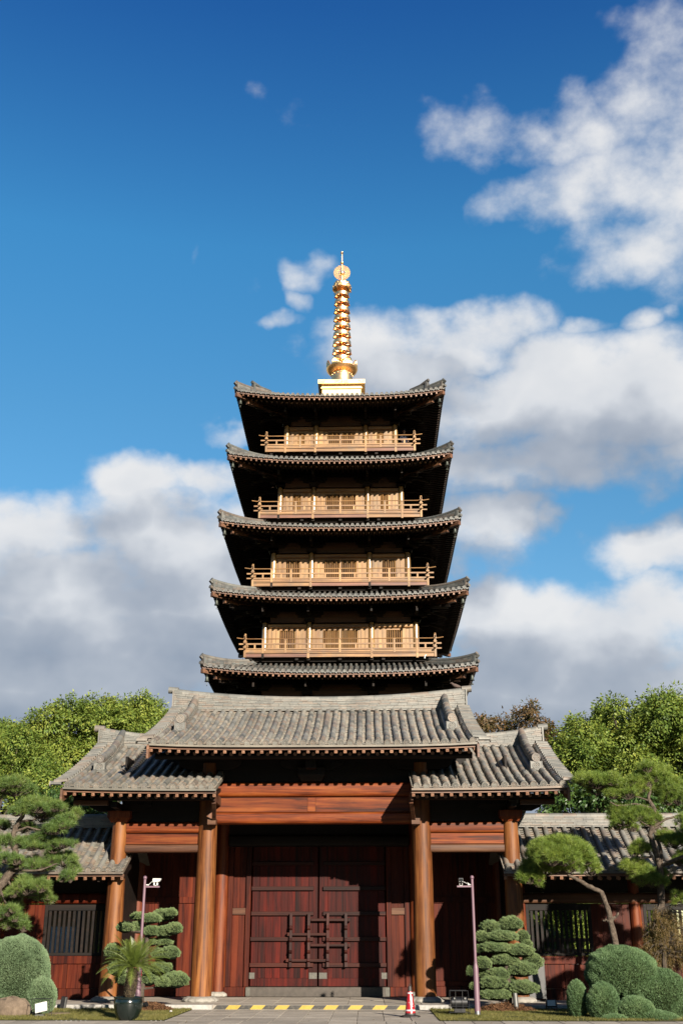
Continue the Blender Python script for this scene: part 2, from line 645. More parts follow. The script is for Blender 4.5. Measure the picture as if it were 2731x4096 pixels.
M['rafter_dark'] = wood('rafter_shade_wood', [(0.0046, 0.0028, 0.0023), (0.0092, 0.0050, 0.0032), (0.0156, 0.0083, 0.0050)], 'y', .55, .12, .2, 20)  # rafter wood darkened to stand in for the shade under the eaves
M['rafter_mid'] = wood('corner_beam_wood', [(0.0367, 0.0147, 0.0067), (0.0673, 0.0294, 0.0141), (0.1040, 0.0490, 0.0245)], 'x', .5, .4, .15, 20)
M['soffit'] = wood('soffit_wood', [(0.0031, 0.0019, 0.0014), (0.0053, 0.0031, 0.0022), (0.0077, 0.0043, 0.0028)], 'y', .6, .12, .2, 16)  # near-black, with the underside shade put into the colour
# weathered pagoda timber
M['pag_wood_x'] = wood('pagoda_timber_level', [(0.0762, 0.0322, 0.0095), (0.1397, 0.0684, 0.0221), (0.1841, 0.1006, 0.0363)], 'x', .5, .4, .18, 14, wear=(0.0903, 0.0600, 0.0355))
M['pag_wood_z'] = wood('pagoda_timber_upright', [(0.0882, 0.0406, 0.0125), (0.1596, 0.0842, 0.0284), (0.2038, 0.1189, 0.0458)], 'z', .5, .4, .20, 14, wear=(0.0966, 0.0675, 0.0413))
M['pag_col'] = wood('pagoda_column_timber', [(0.0959, 0.0484, 0.0138), (0.1624, 0.0935, 0.0320), (0.2066, 0.1321, 0.0533)], 'z', .33, .5, .10, 14, coat=.35, wear=(.105, .075, .048))
M['pag_red'] = wood('pagoda_red_timber', [(0.0445, 0.0154, 0.0076), (0.0891, 0.0326, 0.0154), (0.1268, 0.0548, 0.0275)], 'x', .5, .4, .15, 14)
M['pag_frieze'] = wood('pagoda_frieze_timber', [(.022, .012, .009), (.040, .020, .013), (.065, .030, .018)], 'x', .55, .2, .15, 14)  # red timber darkened in colour for the shadow below the eaves
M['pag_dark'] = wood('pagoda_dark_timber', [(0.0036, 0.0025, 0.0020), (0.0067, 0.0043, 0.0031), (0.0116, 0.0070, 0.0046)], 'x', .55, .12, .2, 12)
M['tile'] = tile_mat('clay_tile_grey', .43, .35)
M['tile_pan'] = tile_mat('clay_pan_tile', .31, .9)
M['tile_ridge'] = tile_mat('ridge_tile_pale', .37, .25, .5)
M['tile_pag'] = tile_mat('clay_tile_pagoda', .30)
M['paving'] = speckle('paving_stone', [(0.1487, 0.1301, 0.1078), (0.2009, 0.1785, 0.1487), (0.2455, 0.2193, 0.1860)], 2.2, .7, .35, .17, .2, 70, .004)
M['platform'] = speckle('platform_stone', [(0.1487, 0.1301, 0.1078), (0.2009, 0.1785, 0.1487), (0.2379, 0.2120, 0.1785)], 2.0, .7, .35, .08, .15, 70, .004)
M['joint'] = speckle('joint_grit', [(0.0156, 0.0145, 0.0125), (0.0260, 0.0240, 0.0208), (0.0364, 0.0338, 0.0286)], 9, .9, .2)
M['kerb'] = speckle('kerb_granite', [(0.1561, 0.1482, 0.1352), (0.2081, 0.2003, 0.1846), (0.2601, 0.2497, 0.2341)], 12, .75, .3, .1, .3, 90, .004)
M['plinth'] = speckle('plinth_limestone', [(0.1092, 0.1014, 0.0858), (0.1561, 0.1443, 0.1249), (0.1951, 0.1833, 0.1600)], 9, .75, .3, .08, .35, 50, .006)
M['soil'] = speckle('garden_soil', [(0.0183, 0.0156, 0.0093), (0.0312, 0.0286, 0.0156), (0.0468, 0.0416, 0.0208)], 1.2, .95, .1, .1, .5, 20, .03)
M['lawn'] = speckle('lawn_soil', [(0.0286, 0.0286, 0.0104), (0.0443, 0.0468, 0.0156), (0.0677, 0.0624, 0.0234)], 2.5, .95, .1, .1, .5, 60, .02)
M['mulch'] = speckle('bark_mulch', [(0.0312, 0.0156, 0.0083), (0.0677, 0.0338, 0.0167), (0.1040, 0.0572, 0.0286)], 14, .95, .1, .25, .8, 60, .03)
M['rock'] = speckle('garden_rock', [(0.0508, 0.0371, 0.0253), (0.0937, 0.0683, 0.0468), (0.1288, 0.0975, 0.0703)], 5, .85, .3, .1, .8, 30, .03)
M['yellow'] = speckle('yellow_paint', [(0.1648, 0.1121, 0.0099), (0.2175, 0.1516, 0.0165), (0.2307, 0.1648, 0.0231)], 7, .55, .4, .04, .2, 40, .003)
M['black_paint'] = speckle('worn_black_paint', [(0.0115, 0.0104, 0.0093), (0.0156, 0.0140, 0.0125), (0.0624, 0.0520, 0.0338)], 16, .6, .4, .05, .3, 50, .003)
M['gold'] = plain('gilded_copper', (.96, .58, .27), .34, .5, 1.0, 0, .10, 5)
M['gold_box'] = plain('gilded_pedestal', (.80, .56, .26), .38, .5, .7, 0, .05, 3)
M['bronze'] = plain('bell_bronze', (0.0428, 0.0471, 0.0364), .5, .5, .6, 0, .3)
M['mauve'] = plain('mauve_pole_paint', (0.1001, 0.0547, 0.0717), .5, .4, 0, 0, .22, 5)
M['white_metal'] = plain('white_housing_paint', (.34, .34, .325), .45, .4, 0, 0, .10)
M['grey_metal'] = plain('grey_steel', (0.1285, 0.1285, 0.1243), .4, .5, .7, 0, .2)
M['black_metal'] = plain('black_steel', (0.0077, 0.0077, 0.0082), .38, .5, .2, 0, .2)
M['glass_dark'] = plain('dark_lens_glass', (0.0084, 0.0091, 0.0112), .08, .6, 0, .5, .05)
M['plate'] = speckle('tarnished_door_plate', [(0.0312, 0.0297, 0.0234), (0.0499, 0.0468, 0.0374), (0.0624, 0.0593, 0.0484)], 14, .55, .5, .1, .4, 60, .003, .3)
M['sill_metal'] = speckle('dull_sill_sheet', [(0.0208, 0.0167, 0.0125), (0.0338, 0.0270, 0.0208), (0.0443, 0.0364, 0.0286)], 8, .5, .5, .05, .2, 50, .003, .3)
M['cone_red'] = plain('cone_red_sleeve', (0.1928, 0.0060, 0.0086), .28, .5, 0, .3, .08)
M['cone_white'] = plain('cone_reflective_white', (0.3427, 0.3170, 0.3256), .3, .5, 0, .2, .05)
M['rubber'] = plain('black_rubber', (0.0172, 0.0145, 0.0128), .6, .4, 0, 0, .3)
M['glaze'] = plain('dark_green_glaze', (.0035, .0065, .0055), .16, .45, 0, .35, .1)
M['bark'] = speckle('pine_bark', [(0.0195, 0.0140, 0.0101), (0.0508, 0.0382, 0.0281), (0.0937, 0.0742, 0.0565)], 14, .9, .2, .1, 1.0, 45, .03)
M['bark_dark'] = speckle('tree_bark_dark', [(0.0183, 0.0140, 0.0104), (0.0390, 0.0302, 0.0224), (0.0572, 0.0468, 0.0364)], 7, .9, .2, .1, 1.0, 30, .03)
M['cycad_bark'] = speckle('cycad_trunk_scales', [(0.0083, 0.0062, 0.0042), (0.0234, 0.0172, 0.0093), (0.0572, 0.0416, 0.0208)], 30, .9, .2, .4, .6, 60, .02)
M['camphor'] = leaf_mat('camphor_leaves', [(0.0223, 0.0451, 0.0087), (0.0672, 0.1065, 0.0190), (0.1380, 0.1714, 0.0312), (0.2401, 0.2391, 0.0432)], .28, .5, .18, .55)
M['camphor_dark'] = leaf_mat('shade_tree_leaves', [(0.0134, 0.0327, 0.0087), (0.0306, 0.0653, 0.0144), (0.0575, 0.0958, 0.0210)], .25, .45, .4, .8)
M['brown_leaf'] = leaf_mat('russet_leaves', [(0.0351, 0.0307, 0.0102), (0.0767, 0.0460, 0.0191), (0.1214, 0.0639, 0.0287)], .25, .5, .3, 1.0)
M['pine'] = leaf_mat('pine_needles', [(0.0249, 0.0537, 0.0096), (0.0671, 0.1131, 0.0173), (0.1342, 0.1774, 0.0287), (0.1918, 0.2254, 0.0401)], .22, .5, .3, 1.6)
M['pine_left'] = leaf_mat('pine_needles_blue_green', [(0.0228, 0.0488, 0.0129), (0.0505, 0.0912, 0.0211), (0.0938, 0.1344, 0.0293), (0.1385, 0.1631, 0.0391)], .22, .5, .3, 1.6)
M['pine_dead'] = leaf_mat('dry_pine_needles', [(0.0639, 0.0383, 0.0127), (0.1086, 0.0703, 0.0256), (0.1533, 0.1022, 0.0383)], .2, .6, .2, 2)
M['juniper'] = leaf_mat('juniper_sprays', [(0.0257, 0.0514, 0.0218), (0.0544, 0.0991, 0.0415), (0.0941, 0.1535, 0.0675), (0.1336, 0.1881, 0.0842)], .15, .55, .3, 2.2)
M['juniper_left'] = leaf_mat('juniper_sprays_pale', [(0.0476, 0.0792, 0.0397), (0.0842, 0.1287, 0.0654), (0.1287, 0.1832, 0.0971), (0.1732, 0.2228, 0.1238)], .15, .55, .3, 2.0)
M['cloud'] = leaf_mat('cloud_pine_needles', [(0.0383, 0.0632, 0.0248), (0.0814, 0.1198, 0.0479), (0.1293, 0.1726, 0.0689), (0.1772, 0.2156, 0.0910)], .15, .55, .3, 3.0)
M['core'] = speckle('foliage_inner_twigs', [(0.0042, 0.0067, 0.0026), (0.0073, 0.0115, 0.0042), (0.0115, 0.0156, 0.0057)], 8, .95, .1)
M['weeping'] = leaf_mat('weeping_conifer_sprays', [(0.0351, 0.0320, 0.0102), (0.0735, 0.0511, 0.0154), (0.1022, 0.0607, 0.0224), (0.0767, 0.0830, 0.0224)], .2, .55, .3, 1.8)
M['cycad'] = leaf_mat('cycad_fronds', [(0.0201, 0.0373, 0.0062), (0.0537, 0.0777, 0.0124), (0.0943, 0.1203, 0.0232), (0.1412, 0.1708, 0.0466)], .2, .33, .5, 2.5)
M['grass'] = leaf_mat('short_grass', [(0.0474, 0.0503, 0.0112), (0.0838, 0.0783, 0.0201), (0.1284, 0.1089, 0.0391)], .2, .6, .2, 1.5)
M['skin'] = plain('skin', (0.1799, 0.1028, 0.0685), .5, .4, 0, 0, .05)
M['uniform'] = plain('navy_uniform_cloth', (0.0051, 0.0069, 0.0150), .8, .2, 0, 0, .2)
M['pebble'] = plain('white_scrap', (0.2785, 0.2656, 0.2485), .6, .4)
M['shed_wall'] = speckle('ochre_wall', [(0.1561, 0.0677, 0.0208), (0.1977, 0.0937, 0.0312), (0.2289, 0.1144, 0.0468)], 3, .8, .3)
M['pale_wall'] = speckle('pale_plaster', [(0.2341, 0.2393, 0.2393), (0.2861, 0.2861, 0.2809), (0.3225, 0.3225, 0.3121)], 3, .85, .2)
M['notice'] = plain('notice_board_grey', (.018, .018, .018), .5, .4)
M['feather'] = plain('dove_feathers', (0.0600, 0.0428, 0.0364), .8, .2)

# ------------------------------------------------------------------ ground, paving, platform
PZ = 0.10            # platform height
PY = -1.65           # front edge of the platform
g = MB()
g.add([(-400, -200, -.03), (400, -200, -.03), (400, 900, -.03), (-400, 900, -.03)], [(0, 1, 2, 3)])
tag(g.build('ground', M['soil']), kind='structure')

g = MB()
g.add([(-16, -26, -.012), (16, -26, -.012), (16, PY, -.012), (-16, PY, -.012)], [(0, 1, 2, 3)])
paving = tag(g.build('paving', M['joint']), kind='structure')


def slab_mesh(name, w, d, h=.03, ch=.006):
    m = MB()
    a, b = w / 2, d / 2
    m.add([(-a, -b, -h), (a, -b, -h), (a, b, -h), (-a, b, -h), (-a, -b, -ch), (a, -b, -ch), (a, b, -ch), (-a, b, -ch),
           (-a + ch, -b + ch, 0), (a - ch, -b + ch, 0), (a - ch, b - ch, 0), (-a + ch, b - ch, 0)],
          [(0, 1, 5, 4), (1, 2, 6, 5), (2, 3, 7, 6), (3, 0, 4, 7), (4, 5, 9, 8), (5, 6, 10, 9), (6, 7, 11, 10), (7, 4, 8, 11), (8, 9, 10, 11)])
    return m.mesh(name)


def slabs(parent, x0, x1, y0, y1, w, d, z, mat, stag=0.0, gap=.009):
    nx, ny = max(1, round((x1 - x0) / w)), max(1, round((y1 - y0) / d))
    w, d = (x1 - x0) / nx, (y1 - y0) / ny
    me = slab_mesh('slab', w - gap, d - gap)
    me.materials.append(mat)
    for j in range(ny):
        for i in range(nx):
            put('slab', me, None, parent, (x0 + (i + .5) * w, y0 + (j + .5) * d, z + R.uniform(-.0015, .0015)),
                (R.uniform(-.0012, .0012), R.uniform(-.0012, .0012), 0))


LX, RX, LAWN_Y = -2.80, 2.86, -5.70
slabs(paving, LX, RX, LAWN_Y, PY - .02, .585, 1.0, 0, M['paving'])
slabs(paving, -8.19, 8.19, -8.7, LAWN_Y, .585, 1.0, 0, M['paving'])
pv = MB()
pv.box(-16, 16, -26, -8.72, -.03, -.002)
pv.build('slab', M['paving'], paving)
# steel studs beside the lawns
st = MB()
st.lathe([(.016, 0), (.014, .006), (.006, .011)], 8)
stm = st.mesh('stud')
stm.materials.append(M['grey_metal'])
for (x0, n, dx) in ((2.95, 4, .10), (4.15, 9, .10), (-5.0, 7, .10), (-3.05, 4, .1)):
    for k in range(n):
        put('stud', stm, None, paving, (x0 + k * dx, LAWN_Y - .07, .001))

plat = MB()
plat.box(-16, 16, PY + .02, 9.0, -.03, PZ - .032)
platform = tag(plat.build('platform', M['joint']), kind='structure')
slabs(platform, -9.0, 9.0, PY + .30, 2.45, .9, .92, PZ, M['platform'])
# kerb stones along the front of the platform
kx = [-9.0, -7.6, -6.4, -5.0, -3.75, LX + .46]
for a, b in list(zip(kx[:-1], kx[1:])) + [(-b, -a) for a, b in zip(kx[:-1], kx[1:])]:
    k = MB()
    k.box(a + .004, b - .004, PY, PY + .295, -.02, PZ + .001)
    k.build('kerb_stone', M['kerb'], platform, bevel=.008)
k = MB()
k.box(LX + .464, -LX - .464, PY, PY + .295, -.02, PZ + .0005)
k.build('kerb_stone', M['platform'], platform, bevel=.006)
# slanted yellow and black stripes painted on the step
x, w, i = LX + .48, .293, 0
while x + w < -LX - .3:
    s_ = MB()
    sk = .09
    a, b = (x, x + w) if i else (x, x + w)
    s_.add([(a, PY - .003, .004), (b, PY - .003, .004), (b + sk, PY - .003, PZ - .004), (a + sk, PY - .003, PZ - .004),
            (a, PY - .0005, .004), (b, PY - .0005, .004), (b + sk, PY - .0005, PZ - .004), (a + sk, PY - .0005, PZ - .004)],
           [(0, 1, 2, 3), (0, 4, 5, 1), (1, 5, 6, 2), (2, 6, 7, 3), (3, 7, 4, 0)])
    s_.build('stripe', M['yellow'] if i % 2 else M['black_paint'], platform)
    x += w
    i += 1

# lawns: soil sheet and short blades
for (nm, x0, x1) in (('left', -13.0, LX), ('right', RX, 13.0)):
    m = MB()
    nx, ny = 40, 14
    vs = []
    for j in range(ny + 1):
        for i in range(nx + 1):
            xx, yy = x0 + (x1 - x0) * i / nx, LAWN_Y + (PY - LAWN_Y - .01) * j / ny
            e = min(1, min(i, nx - i, j, ny - j) / 2)
            vs.append((xx, yy, .004 + e * (.022 + R.uniform(-.012, .012))))
    fs = [(j * (nx + 1) + i, j * (nx + 1) + i + 1, (j + 1) * (nx + 1) + i + 1, (j + 1) * (nx + 1) + i) for j in range(ny) for i in range(nx)]
    m.add(vs, fs)
    tag(m.build('lawn', M['lawn'], smooth=True), kind='structure')
    n = 60000
    xa, xb = (-8.2, LX) if nm == 'left' else (RX, 8.4)
    P = np.stack([NR.uniform(xa + .01, xb - .01, n), NR.uniform(LAWN_Y + .01, PY - .03, n), np.full(n, .012)], 1)
    pn = np.sin(P[:, 0] * 3.1) * np.sin(P[:, 1] * 4.3) + np.sin(P[:, 0] * 7.7 + P[:, 1] * 5) * .6
    keep = pn > -1.25 + NR.uniform(0, .8, n)
    P = P[keep]
    n = len(P)
    D = np.stack([NR.normal(0, .55, n), NR.normal(0, .55, n), np.ones(n)], 1)
    D /= np.linalg.norm(D, axis=1)[:, None]
    L = NR.uniform(.025, .065, n)[:, None]
    ang = NR.uniform(0, 2 * pi, n)
    W = np.stack([np.cos(ang), np.sin(ang), np.zeros(n)], 1) * NR.uniform(.003, .006, n)[:, None]
    V = np.stack([P - W, P + W, P + D * L], 1)
    tag(npmesh('grass', V, 3, M['grass']), 'short patchy lawn grass on the %s of the paved path' % nm, 'grass', kind='stuff')

# a few dry leaves blown over the paving
n = 90
P = np.stack([NR.uniform(-6, 7, n), NR.uniform(-6.8, -1.8, n), np.full(n, .006)], 1)
D = np.stack([NR.normal(0, 1, n), NR.normal(0, 1, n), NR.uniform(0, .25, n)], 1)
D /= np.linalg.norm(D, axis=1)[:, None]
W = np.stack([-D[:, 1], D[:, 0], NR.uniform(-.3, .3, n)], 1) * .014
L = NR.uniform(.035, .07, n)[:, None]
tag(npmesh('fallen_leaves', np.stack([P, P + D * L * .5 + W, P + D * L, P + D * L * .5 - W], 1), 4, M['brown_leaf']), 'scattered dry leaves on the paving before the step', 'leaves', kind='stuff')

# ------------------------------------------------------------------ timber gate
gate = thing('temple_gate', 'dark red timber gate with grey tiled roofs in front of the pagoda', 'gate', (0, 0, 0))
BARREL_R = .074
TILE_BUDGET = [300]


def arc(n, a0, a1, r):
    return [(r * cos(a0 + (a1 - a0) * k / n), r * sin(a0 + (a1 - a0) * k / n)) for k in range(n + 1)]


def barrel_mesh(name, L, r, mat, seg=7, r2=None):
    """half-round cover tile: axis along +Y (up the slope), front lip at y = 0"""
    r2 = r * .965 if r2 is None else r2
    m = MB()
    A = arc(seg, -.25, pi + .25, 1.0)
    rings = [(0, r * .93), (0, r), (L * 1.03, r2)]
    vs = [(c * rr, y, s * rr) for (y, rr) in rings for (c, s) in A]
    n = seg + 1
    fs = [(j * n + k, (j + 1) * n + k, (j + 1) * n + k + 1, j * n + k + 1) for j in range(2) for k in range(seg)]
    m.add(vs, fs)
    me = m.mesh(name)
    shade(me, 45)
    me.materials.append(mat)
    return me


def rosette(m, r, y=0.0, petals=8, depth=.012, c=(0, 0), n=24):
    """round end plate with a raised rim and a flower, facing -Y"""
    cx, cz = c
    vs = []
    prof = [(r, .02), (r, -depth), (r * .84, -depth), (r * .78, -depth * .2)]
    for (rr, yy) in prof:
        for k in range(n):
            t = 2 * pi * k / n
            vs.append((cx + rr * cos(t), y + yy, cz + rr * sin(t)))
    fs = [(j * n + k, j * n + (k + 1) % n, (j + 1) * n + (k + 1) % n, (j + 1) * n + k) for j in range(len(prof) - 1) for k in range(n)]
    fs.append(tuple((len(prof) - 1) * n + k for k in range(n)))
    m.add(vs, fs)
    for p in range(petals):
        t = 2 * pi * p / petals
        d = Vector((cos(t), 0, sin(t)))
        q = Vector((-sin(t), 0, cos(t)))
        o = Vector((cx, y - depth * .2, cz))
        a, b = o + d * r * .27, o + d * r * .74
        mid = o + d * r * .55
        w = r * .17
        hgt = Vector((0, -depth * .9, 0))
        m.add([a, mid + q * w, b, mid - q * w, mid + hgt], [(0, 1, 4), (1, 2, 4), (2, 3, 4), (3, 0, 4)])
    k = 6
    o = (cx, y - depth * .2, cz)
    m.add([(cx + r * .2 * cos(2 * pi * i / k), y - depth * .2, cz + r * .2 * sin(2 * pi * i / k)) for i in range(k)] + [(cx, y - depth * 1.1, cz)],
          [(i, (i + 1) % k, k) for i in range(k)])
    return m


def eave_tile_mesh(name, L, r, mat):
    m = MB()
    A = arc(7, -.25, pi + .25, 1.0)
    vs = [(c * rr, y, s * rr) for (y, rr) in ((0, r), (L * 1.03, r * .93)) for (c, s) in A]
    m.add(vs, [(k, 8 + k, 8 + k + 1, k + 1) for k in range(7)])
    rosette(m, r * 1.16)
    me = m.mesh(name)
    shade(me, 35)
    me.materials.append(mat)
    return me


def drip_mesh(name, w, mat):
    """crescent drip plate between two cover tiles, facing -Y"""
    m = MB()
    n = 6
    top, bot = [], []
    for k in range(n + 1):
        u = -1 + 2 * k / n
        top.append((u * w / 2, -.018 + .022 * u * u))
        bot.append((u * w / 2 * .96, -.075 + .062 * abs(u) ** 1.7))
    vs = [(x, -.012, z) for x, z in top] + [(x, -.022, z) for x, z in bot] + [(x, .25, z + .02) for x, z in top] + [(x, .006, z) for x, z in bot]
    q = n + 1
    fs = []
    for k in range(n):
        fs += [(k, q + k, q + k + 1, k + 1), (2 * q + k, k, k + 1, 2 * q + k + 1), (q + k, 3 * q + k, 3 * q + k + 1, q + k + 1), (3 * q + k, k + 0, k + 1, 3 * q + k + 1)]
    m.add(vs, fs)
    me = m.mesh(name)
    me.materials.append(mat)
    return me


def course_wall(m, path, width, z0f, z1f, course=.036, brick=.30, rnd=R):
    """thin tiles laid in courses along a path of (x, y) stations; z0f/z1f give bottom and top by station"""
    for side in (-1, 1):
        pass
    n = len(path)
    seglen = [0]
    for i in range(1, n):
        seglen.append(seglen[-1] + (Vector(path[i]) - Vector(path[i - 1])).length)
    T = seglen[-1]

    def pos(s):
        s = max(0, min(T, s))
        for i in range(1, n):
            if s <= seglen[i] + 1e-9:
                u = (s - seglen[i - 1]) / max(1e-9, seglen[i] - seglen[i - 1])
                p = Vector(path[i - 1]).lerp(Vector(path[i]), u)
                d = (Vector(path[i]) - Vector(path[i - 1])).normalized()
                return p, d, i - 1 + u
    rows = max(2, round((z1f(0.5) - z0f(0.5)) / course))
    for r in range(rows):
        s = -rnd.uniform(0, brick)
        while s < T:
            e = s + brick * rnd.uniform(.75, 1.15)
            a, b = max(0, s) + .003, min(T, e) - .003
            if b - a > .02:
                pr_ = rnd.uniform(-.008, .008) + (.012 if r % 2 else 0)
                quad = []
                for q in (a, b):
                    p, d, _ = pos(q)
                    u = q / T
                    h = z1f(u) - z0f(u)
                    zb, zt = z0f(u) + h * r / rows, z0f(u) + h * (r + 1) / rows - .006
                    nn = Vector((-d.y, d.x)) * (width / 2 + pr_)
                    quad.append([(p.x - nn.x, p.y - nn.y, zb), (p.x + nn.x, p.y + nn.y, zb), (p.x + nn.x, p.y + nn.y, zt), (p.x - nn.x, p.y - nn.y, zt)])
                m.add(quad[0] + quad[1], [(0, 1, 2, 3), (7, 6, 5, 4), (0, 4, 5, 1), (1, 5, 6, 2), (2, 6, 7, 3), (3, 7, 4, 0)])
            s = e
    return m


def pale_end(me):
    """shaft colour carries the eave shade, end towards the viewer the sunlit tone"""
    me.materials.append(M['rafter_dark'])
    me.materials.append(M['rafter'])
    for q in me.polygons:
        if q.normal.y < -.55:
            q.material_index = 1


def tiled_roof(name, parent, x0, x1, ye, ze, yr, zr, ridge_h, spacing, lift, ends, ridge_x, ridge_up, indiv, sub=True, back=True,
               raft=.236, soff=True, descend=True, eave_lift=.06, ridge_mid=0.0, over=1.0):
    """gabled roof seen from the front: cover tiles, pan tiles, ridge, rafters. ends: (left trim, right trim)"""
    xm, hw = (x0 + x1) / 2, (x1 - x0) / 2
    roof = thing(name, None, None) if False else None

    def lft(x):
        u = abs(x) / max(abs(x0), abs(x1))
        return eave_lift * u ** 4

    def P(x, s):
        y = ye + (yr - ye) * s
        z = ze + (zr - ze) * (.76 * s + .24 * s * s) + lft(x)
        return Vector((x, y, z))
    L = sum((P(xm, (k + 1) / 20) - P(xm, k / 20)).length for k in range(20))
    nt = max(3, round(L / .30))
    # deck
    m = MB()
    ns, nxs = 10, 12
    for sgn in ((0, 1) if back else (0,)):
        g0 = []
        for j in range(ns + 1):
            for i in range(nxs + 1):
                p = P(x0 + (x1 - x0) * i / nxs, j / ns)
                if sgn:
                    p.y = 2 * yr - p.y
                g0.append((p.x, p.y, p.z - .055))
        g0 += [(a, b, c - .05) for a, b, c in g0]
        q = (ns + 1) * (nxs + 1)
        fs = []
        for j in range(ns):
            for i in range(nxs):
                a = j * (nxs + 1) + i
                f = (a, a + 1, a + nxs + 2, a + nxs + 1)
                fs += [f, tuple(q + k for k in reversed(f))]
        for i in range(nxs):
            fs.append((i, q + i, q + i + 1, i + 1))
        for j in range(ns):
            a, b = j * (nxs + 1), (j + 1) * (nxs + 1)
            fs.append((a, b, q + b, q + a))
            fs.append((a + nxs, q + a + nxs, q + b + nxs, b + nxs))
        m.add(g0, fs)
    roof = m.build(name, M['tile_pan'], parent)
    # cover tiles
    n_rows = int(round((x1 - x0) / spacing))
    sp = (x1 - x0) / n_rows
    bm = barrel_mesh('barrel_tile', L / nt, BARREL_R, M['tile'])
    em = eave_tile_mesh('eave_tile', L / nt, BARREL_R, M['tile'])
    dm = drip_mesh('drip_tile', sp - .03, M['tile'])
    rest = MB()
    bmv = [v.co.copy() for v in bm.vertices]
    bmf = [tuple(p.vertices) for p in bm.polygons]
    for i in range(n_rows):
        x = x0 + (i + .5) * sp
        for k in range(nt):
            s0 = k / nt
            p, p1 = P(x, s0), P(x, min(1, s0 + 1 / nt))
            sl_ = atan2(p1.z - p.z, p1.y - p.y)
            rot = (sl_ + R.uniform(-.006, .006), R.uniform(-.02, .02), R.gauss(0, .008))
            p.x += R.gauss(0, .004)
            p.z += R.uniform(-.003, .003)
            if k == 0:
                put('eave_tile', em, None, roof, p, rot)
            elif k <= indiv and TILE_BUDGET[0] > 0:
                TILE_BUDGET[0] -= 1
                put('barrel_tile', bm, None, roof, p, rot)
            else:
                mm = Matrix.Translation(p) @ Matrix.Rotation(rot[2], 4, 'Z') @ Matrix.Rotation(rot[0], 4, 'X')
                rest.add([mm @ v for v in bmv], bmf)
    tag(rest.build('barrel_tiles', M['tile'], roof, smooth=True), kind='stuff')
    for i in range(n_rows + 1):
        x = x0 + i * sp
        if x0 + .01 < x < x1 - .01:
            put('drip_tile', dm, None, roof, P(x, 0) + Vector((0, .035, -.022)), (atan2(P(x, .1).z - P(x, 0).z, P(x, .1).y - P(x, 0).y) * .5, 0, R.uniform(-.02, .02)))
    # pan tiles, lapped in many thin courses
    pt = MB()
    np_ = int(L / .105)
    for i in range(n_rows + 1):
        x = x0 + i * sp
        a, b = max(x0, x - sp / 2 + .035), min(x1, x + sp / 2 - .035)
        if b - a < .05:
            continue
        for k in range(np_):
            s0, s1 = k / np_, min(1, (k + 1.25) / np_)
            vs = []
            hj = R.uniform(-.004, .006)
            for (s_, dz) in ((s0, -.006 + hj), (s0, .016 + hj), (s1, -.006)):
                for q in range(5):
                    u = -1 + q / 2
                    p = P(x, s_)
                    vs.append(((a + b) / 2 + u * (b - a) / 2, p.y, p.z + dz - .030 + .030 * u * u))
            fs = [(r * 5 + q, r * 5 + q + 1, (r + 1) * 5 + q + 1, (r + 1) * 5 + q) for r in range(2) for q in range(4)]
            pt.add(vs, fs)
    tag(pt.build('pan_tiles', M['tile_pan'], roof), kind='stuff')
    # ridge wall of coursed tiles with a round cap
    rx0, rx1 = ridge_x
    zb, zm_ = zr - .02, zr + ridge_h

    def top(u):
        x = rx0 + (rx1 - rx0) * u
        v = abs(x) / max(abs(rx0), abs(rx1))
        return zm_ + ridge_up * max(0, (v - ridge_mid) / (1 - ridge_mid)) ** 2.2
    rg = MB()
    nseg = 14
    course_wall(rg, [(rx0 + (rx1 - rx0) * k / nseg, yr) for k in range(nseg + 1)], .26, lambda u: zb, lambda u: top(u), .040, .30)
    rg.add([(rx0 + .02, yr - .11, zb), (rx1 - .02, yr - .11, zb), (rx1 - .02, yr + .11, zb), (rx0 + .02, yr + .11, zb)] +
           [(rx0 + .02, yr - .11, top(0) - .03), (rx1 - .02, yr - .11, top(1) - .03)], [(0, 1, 2, 3)])
    rd = rg.build('ridge', M['tile_ridge'], roof)
    cap = MB()
    n = 16
    for k in range(n):
        u0, u1 = k / n, (k + 1) / n
        a = Vector((rx0 + (rx1 - rx0) * u0, yr, top(u0) + .01))
        b = Vector((rx0 + (rx1 - rx0) * u1 - .004, yr, top(u1) + .01))
        cap.tube([a, b], [.085, .085], 10)
    tag(cap.build('ridge_caps', M['tile_ridge'], roof, smooth=True), kind='stuff')
    for side, trim in ((0, ends[0]), (1, ends[1])):
        if not trim:
            continue
        sg = -1 if side == 0 else 1
        xe = x0 if side == 0 else x1
        # ridge end plate and round butt
        e = MB()
        xx = rx0 if side == 0 else rx1
        u = 0 if side == 0 else 1
        e.box(xx - .045 if sg < 0 else xx, xx if sg < 0 else xx + .045, yr - .17, yr + .17, zb - .04, top(u) + .02)
        e.tube([(xx - sg * .1, yr, top(u) + .035), (xx + sg * .19, yr, top(u) + .055)], [.10, .105], 12)
        e.build('ridge_end', M['tile_ridge'], roof, smooth=True)
        # tiles lying across the gable edge
        gm = barrel_mesh('gable_tile', .34, BARREL_R * 1.02, M['tile_ridge'], 6)
        ng = int(L / .21)
        for k in range(ng):
            s_ = (k + .25) / ng
            p = P(xe, s_)
            o = put('gable_tile', gm, None, roof, (xe + sg * .24 * over, p.y + .02, p.z + .045 + .012), (0, R.uniform(-.02, .02), pi / 2 * (1 if sg > 0 else -1) + R.uniform(-.03, .03)))
            o.rotation_euler[0] = .10
        ge = MB()
        rosette(ge, BARREL_R * 1.05)
        A = arc(7, -.25, pi + .25, BARREL_R)
        ge.add([(c, y, s) for y in (0, .3) for (c, s) in A], [(k, 8 + k, 9 + k, k + 1) for k in range(7)])
        o = ge.build('gable_end_tile', M['tile'], roof, smooth=True)
        o.location = (xe + sg * .34 * over, ye + .06, ze + lft(xe) + .03)
        o.rotation_euler = (0, 0, pi / 2 * sg)
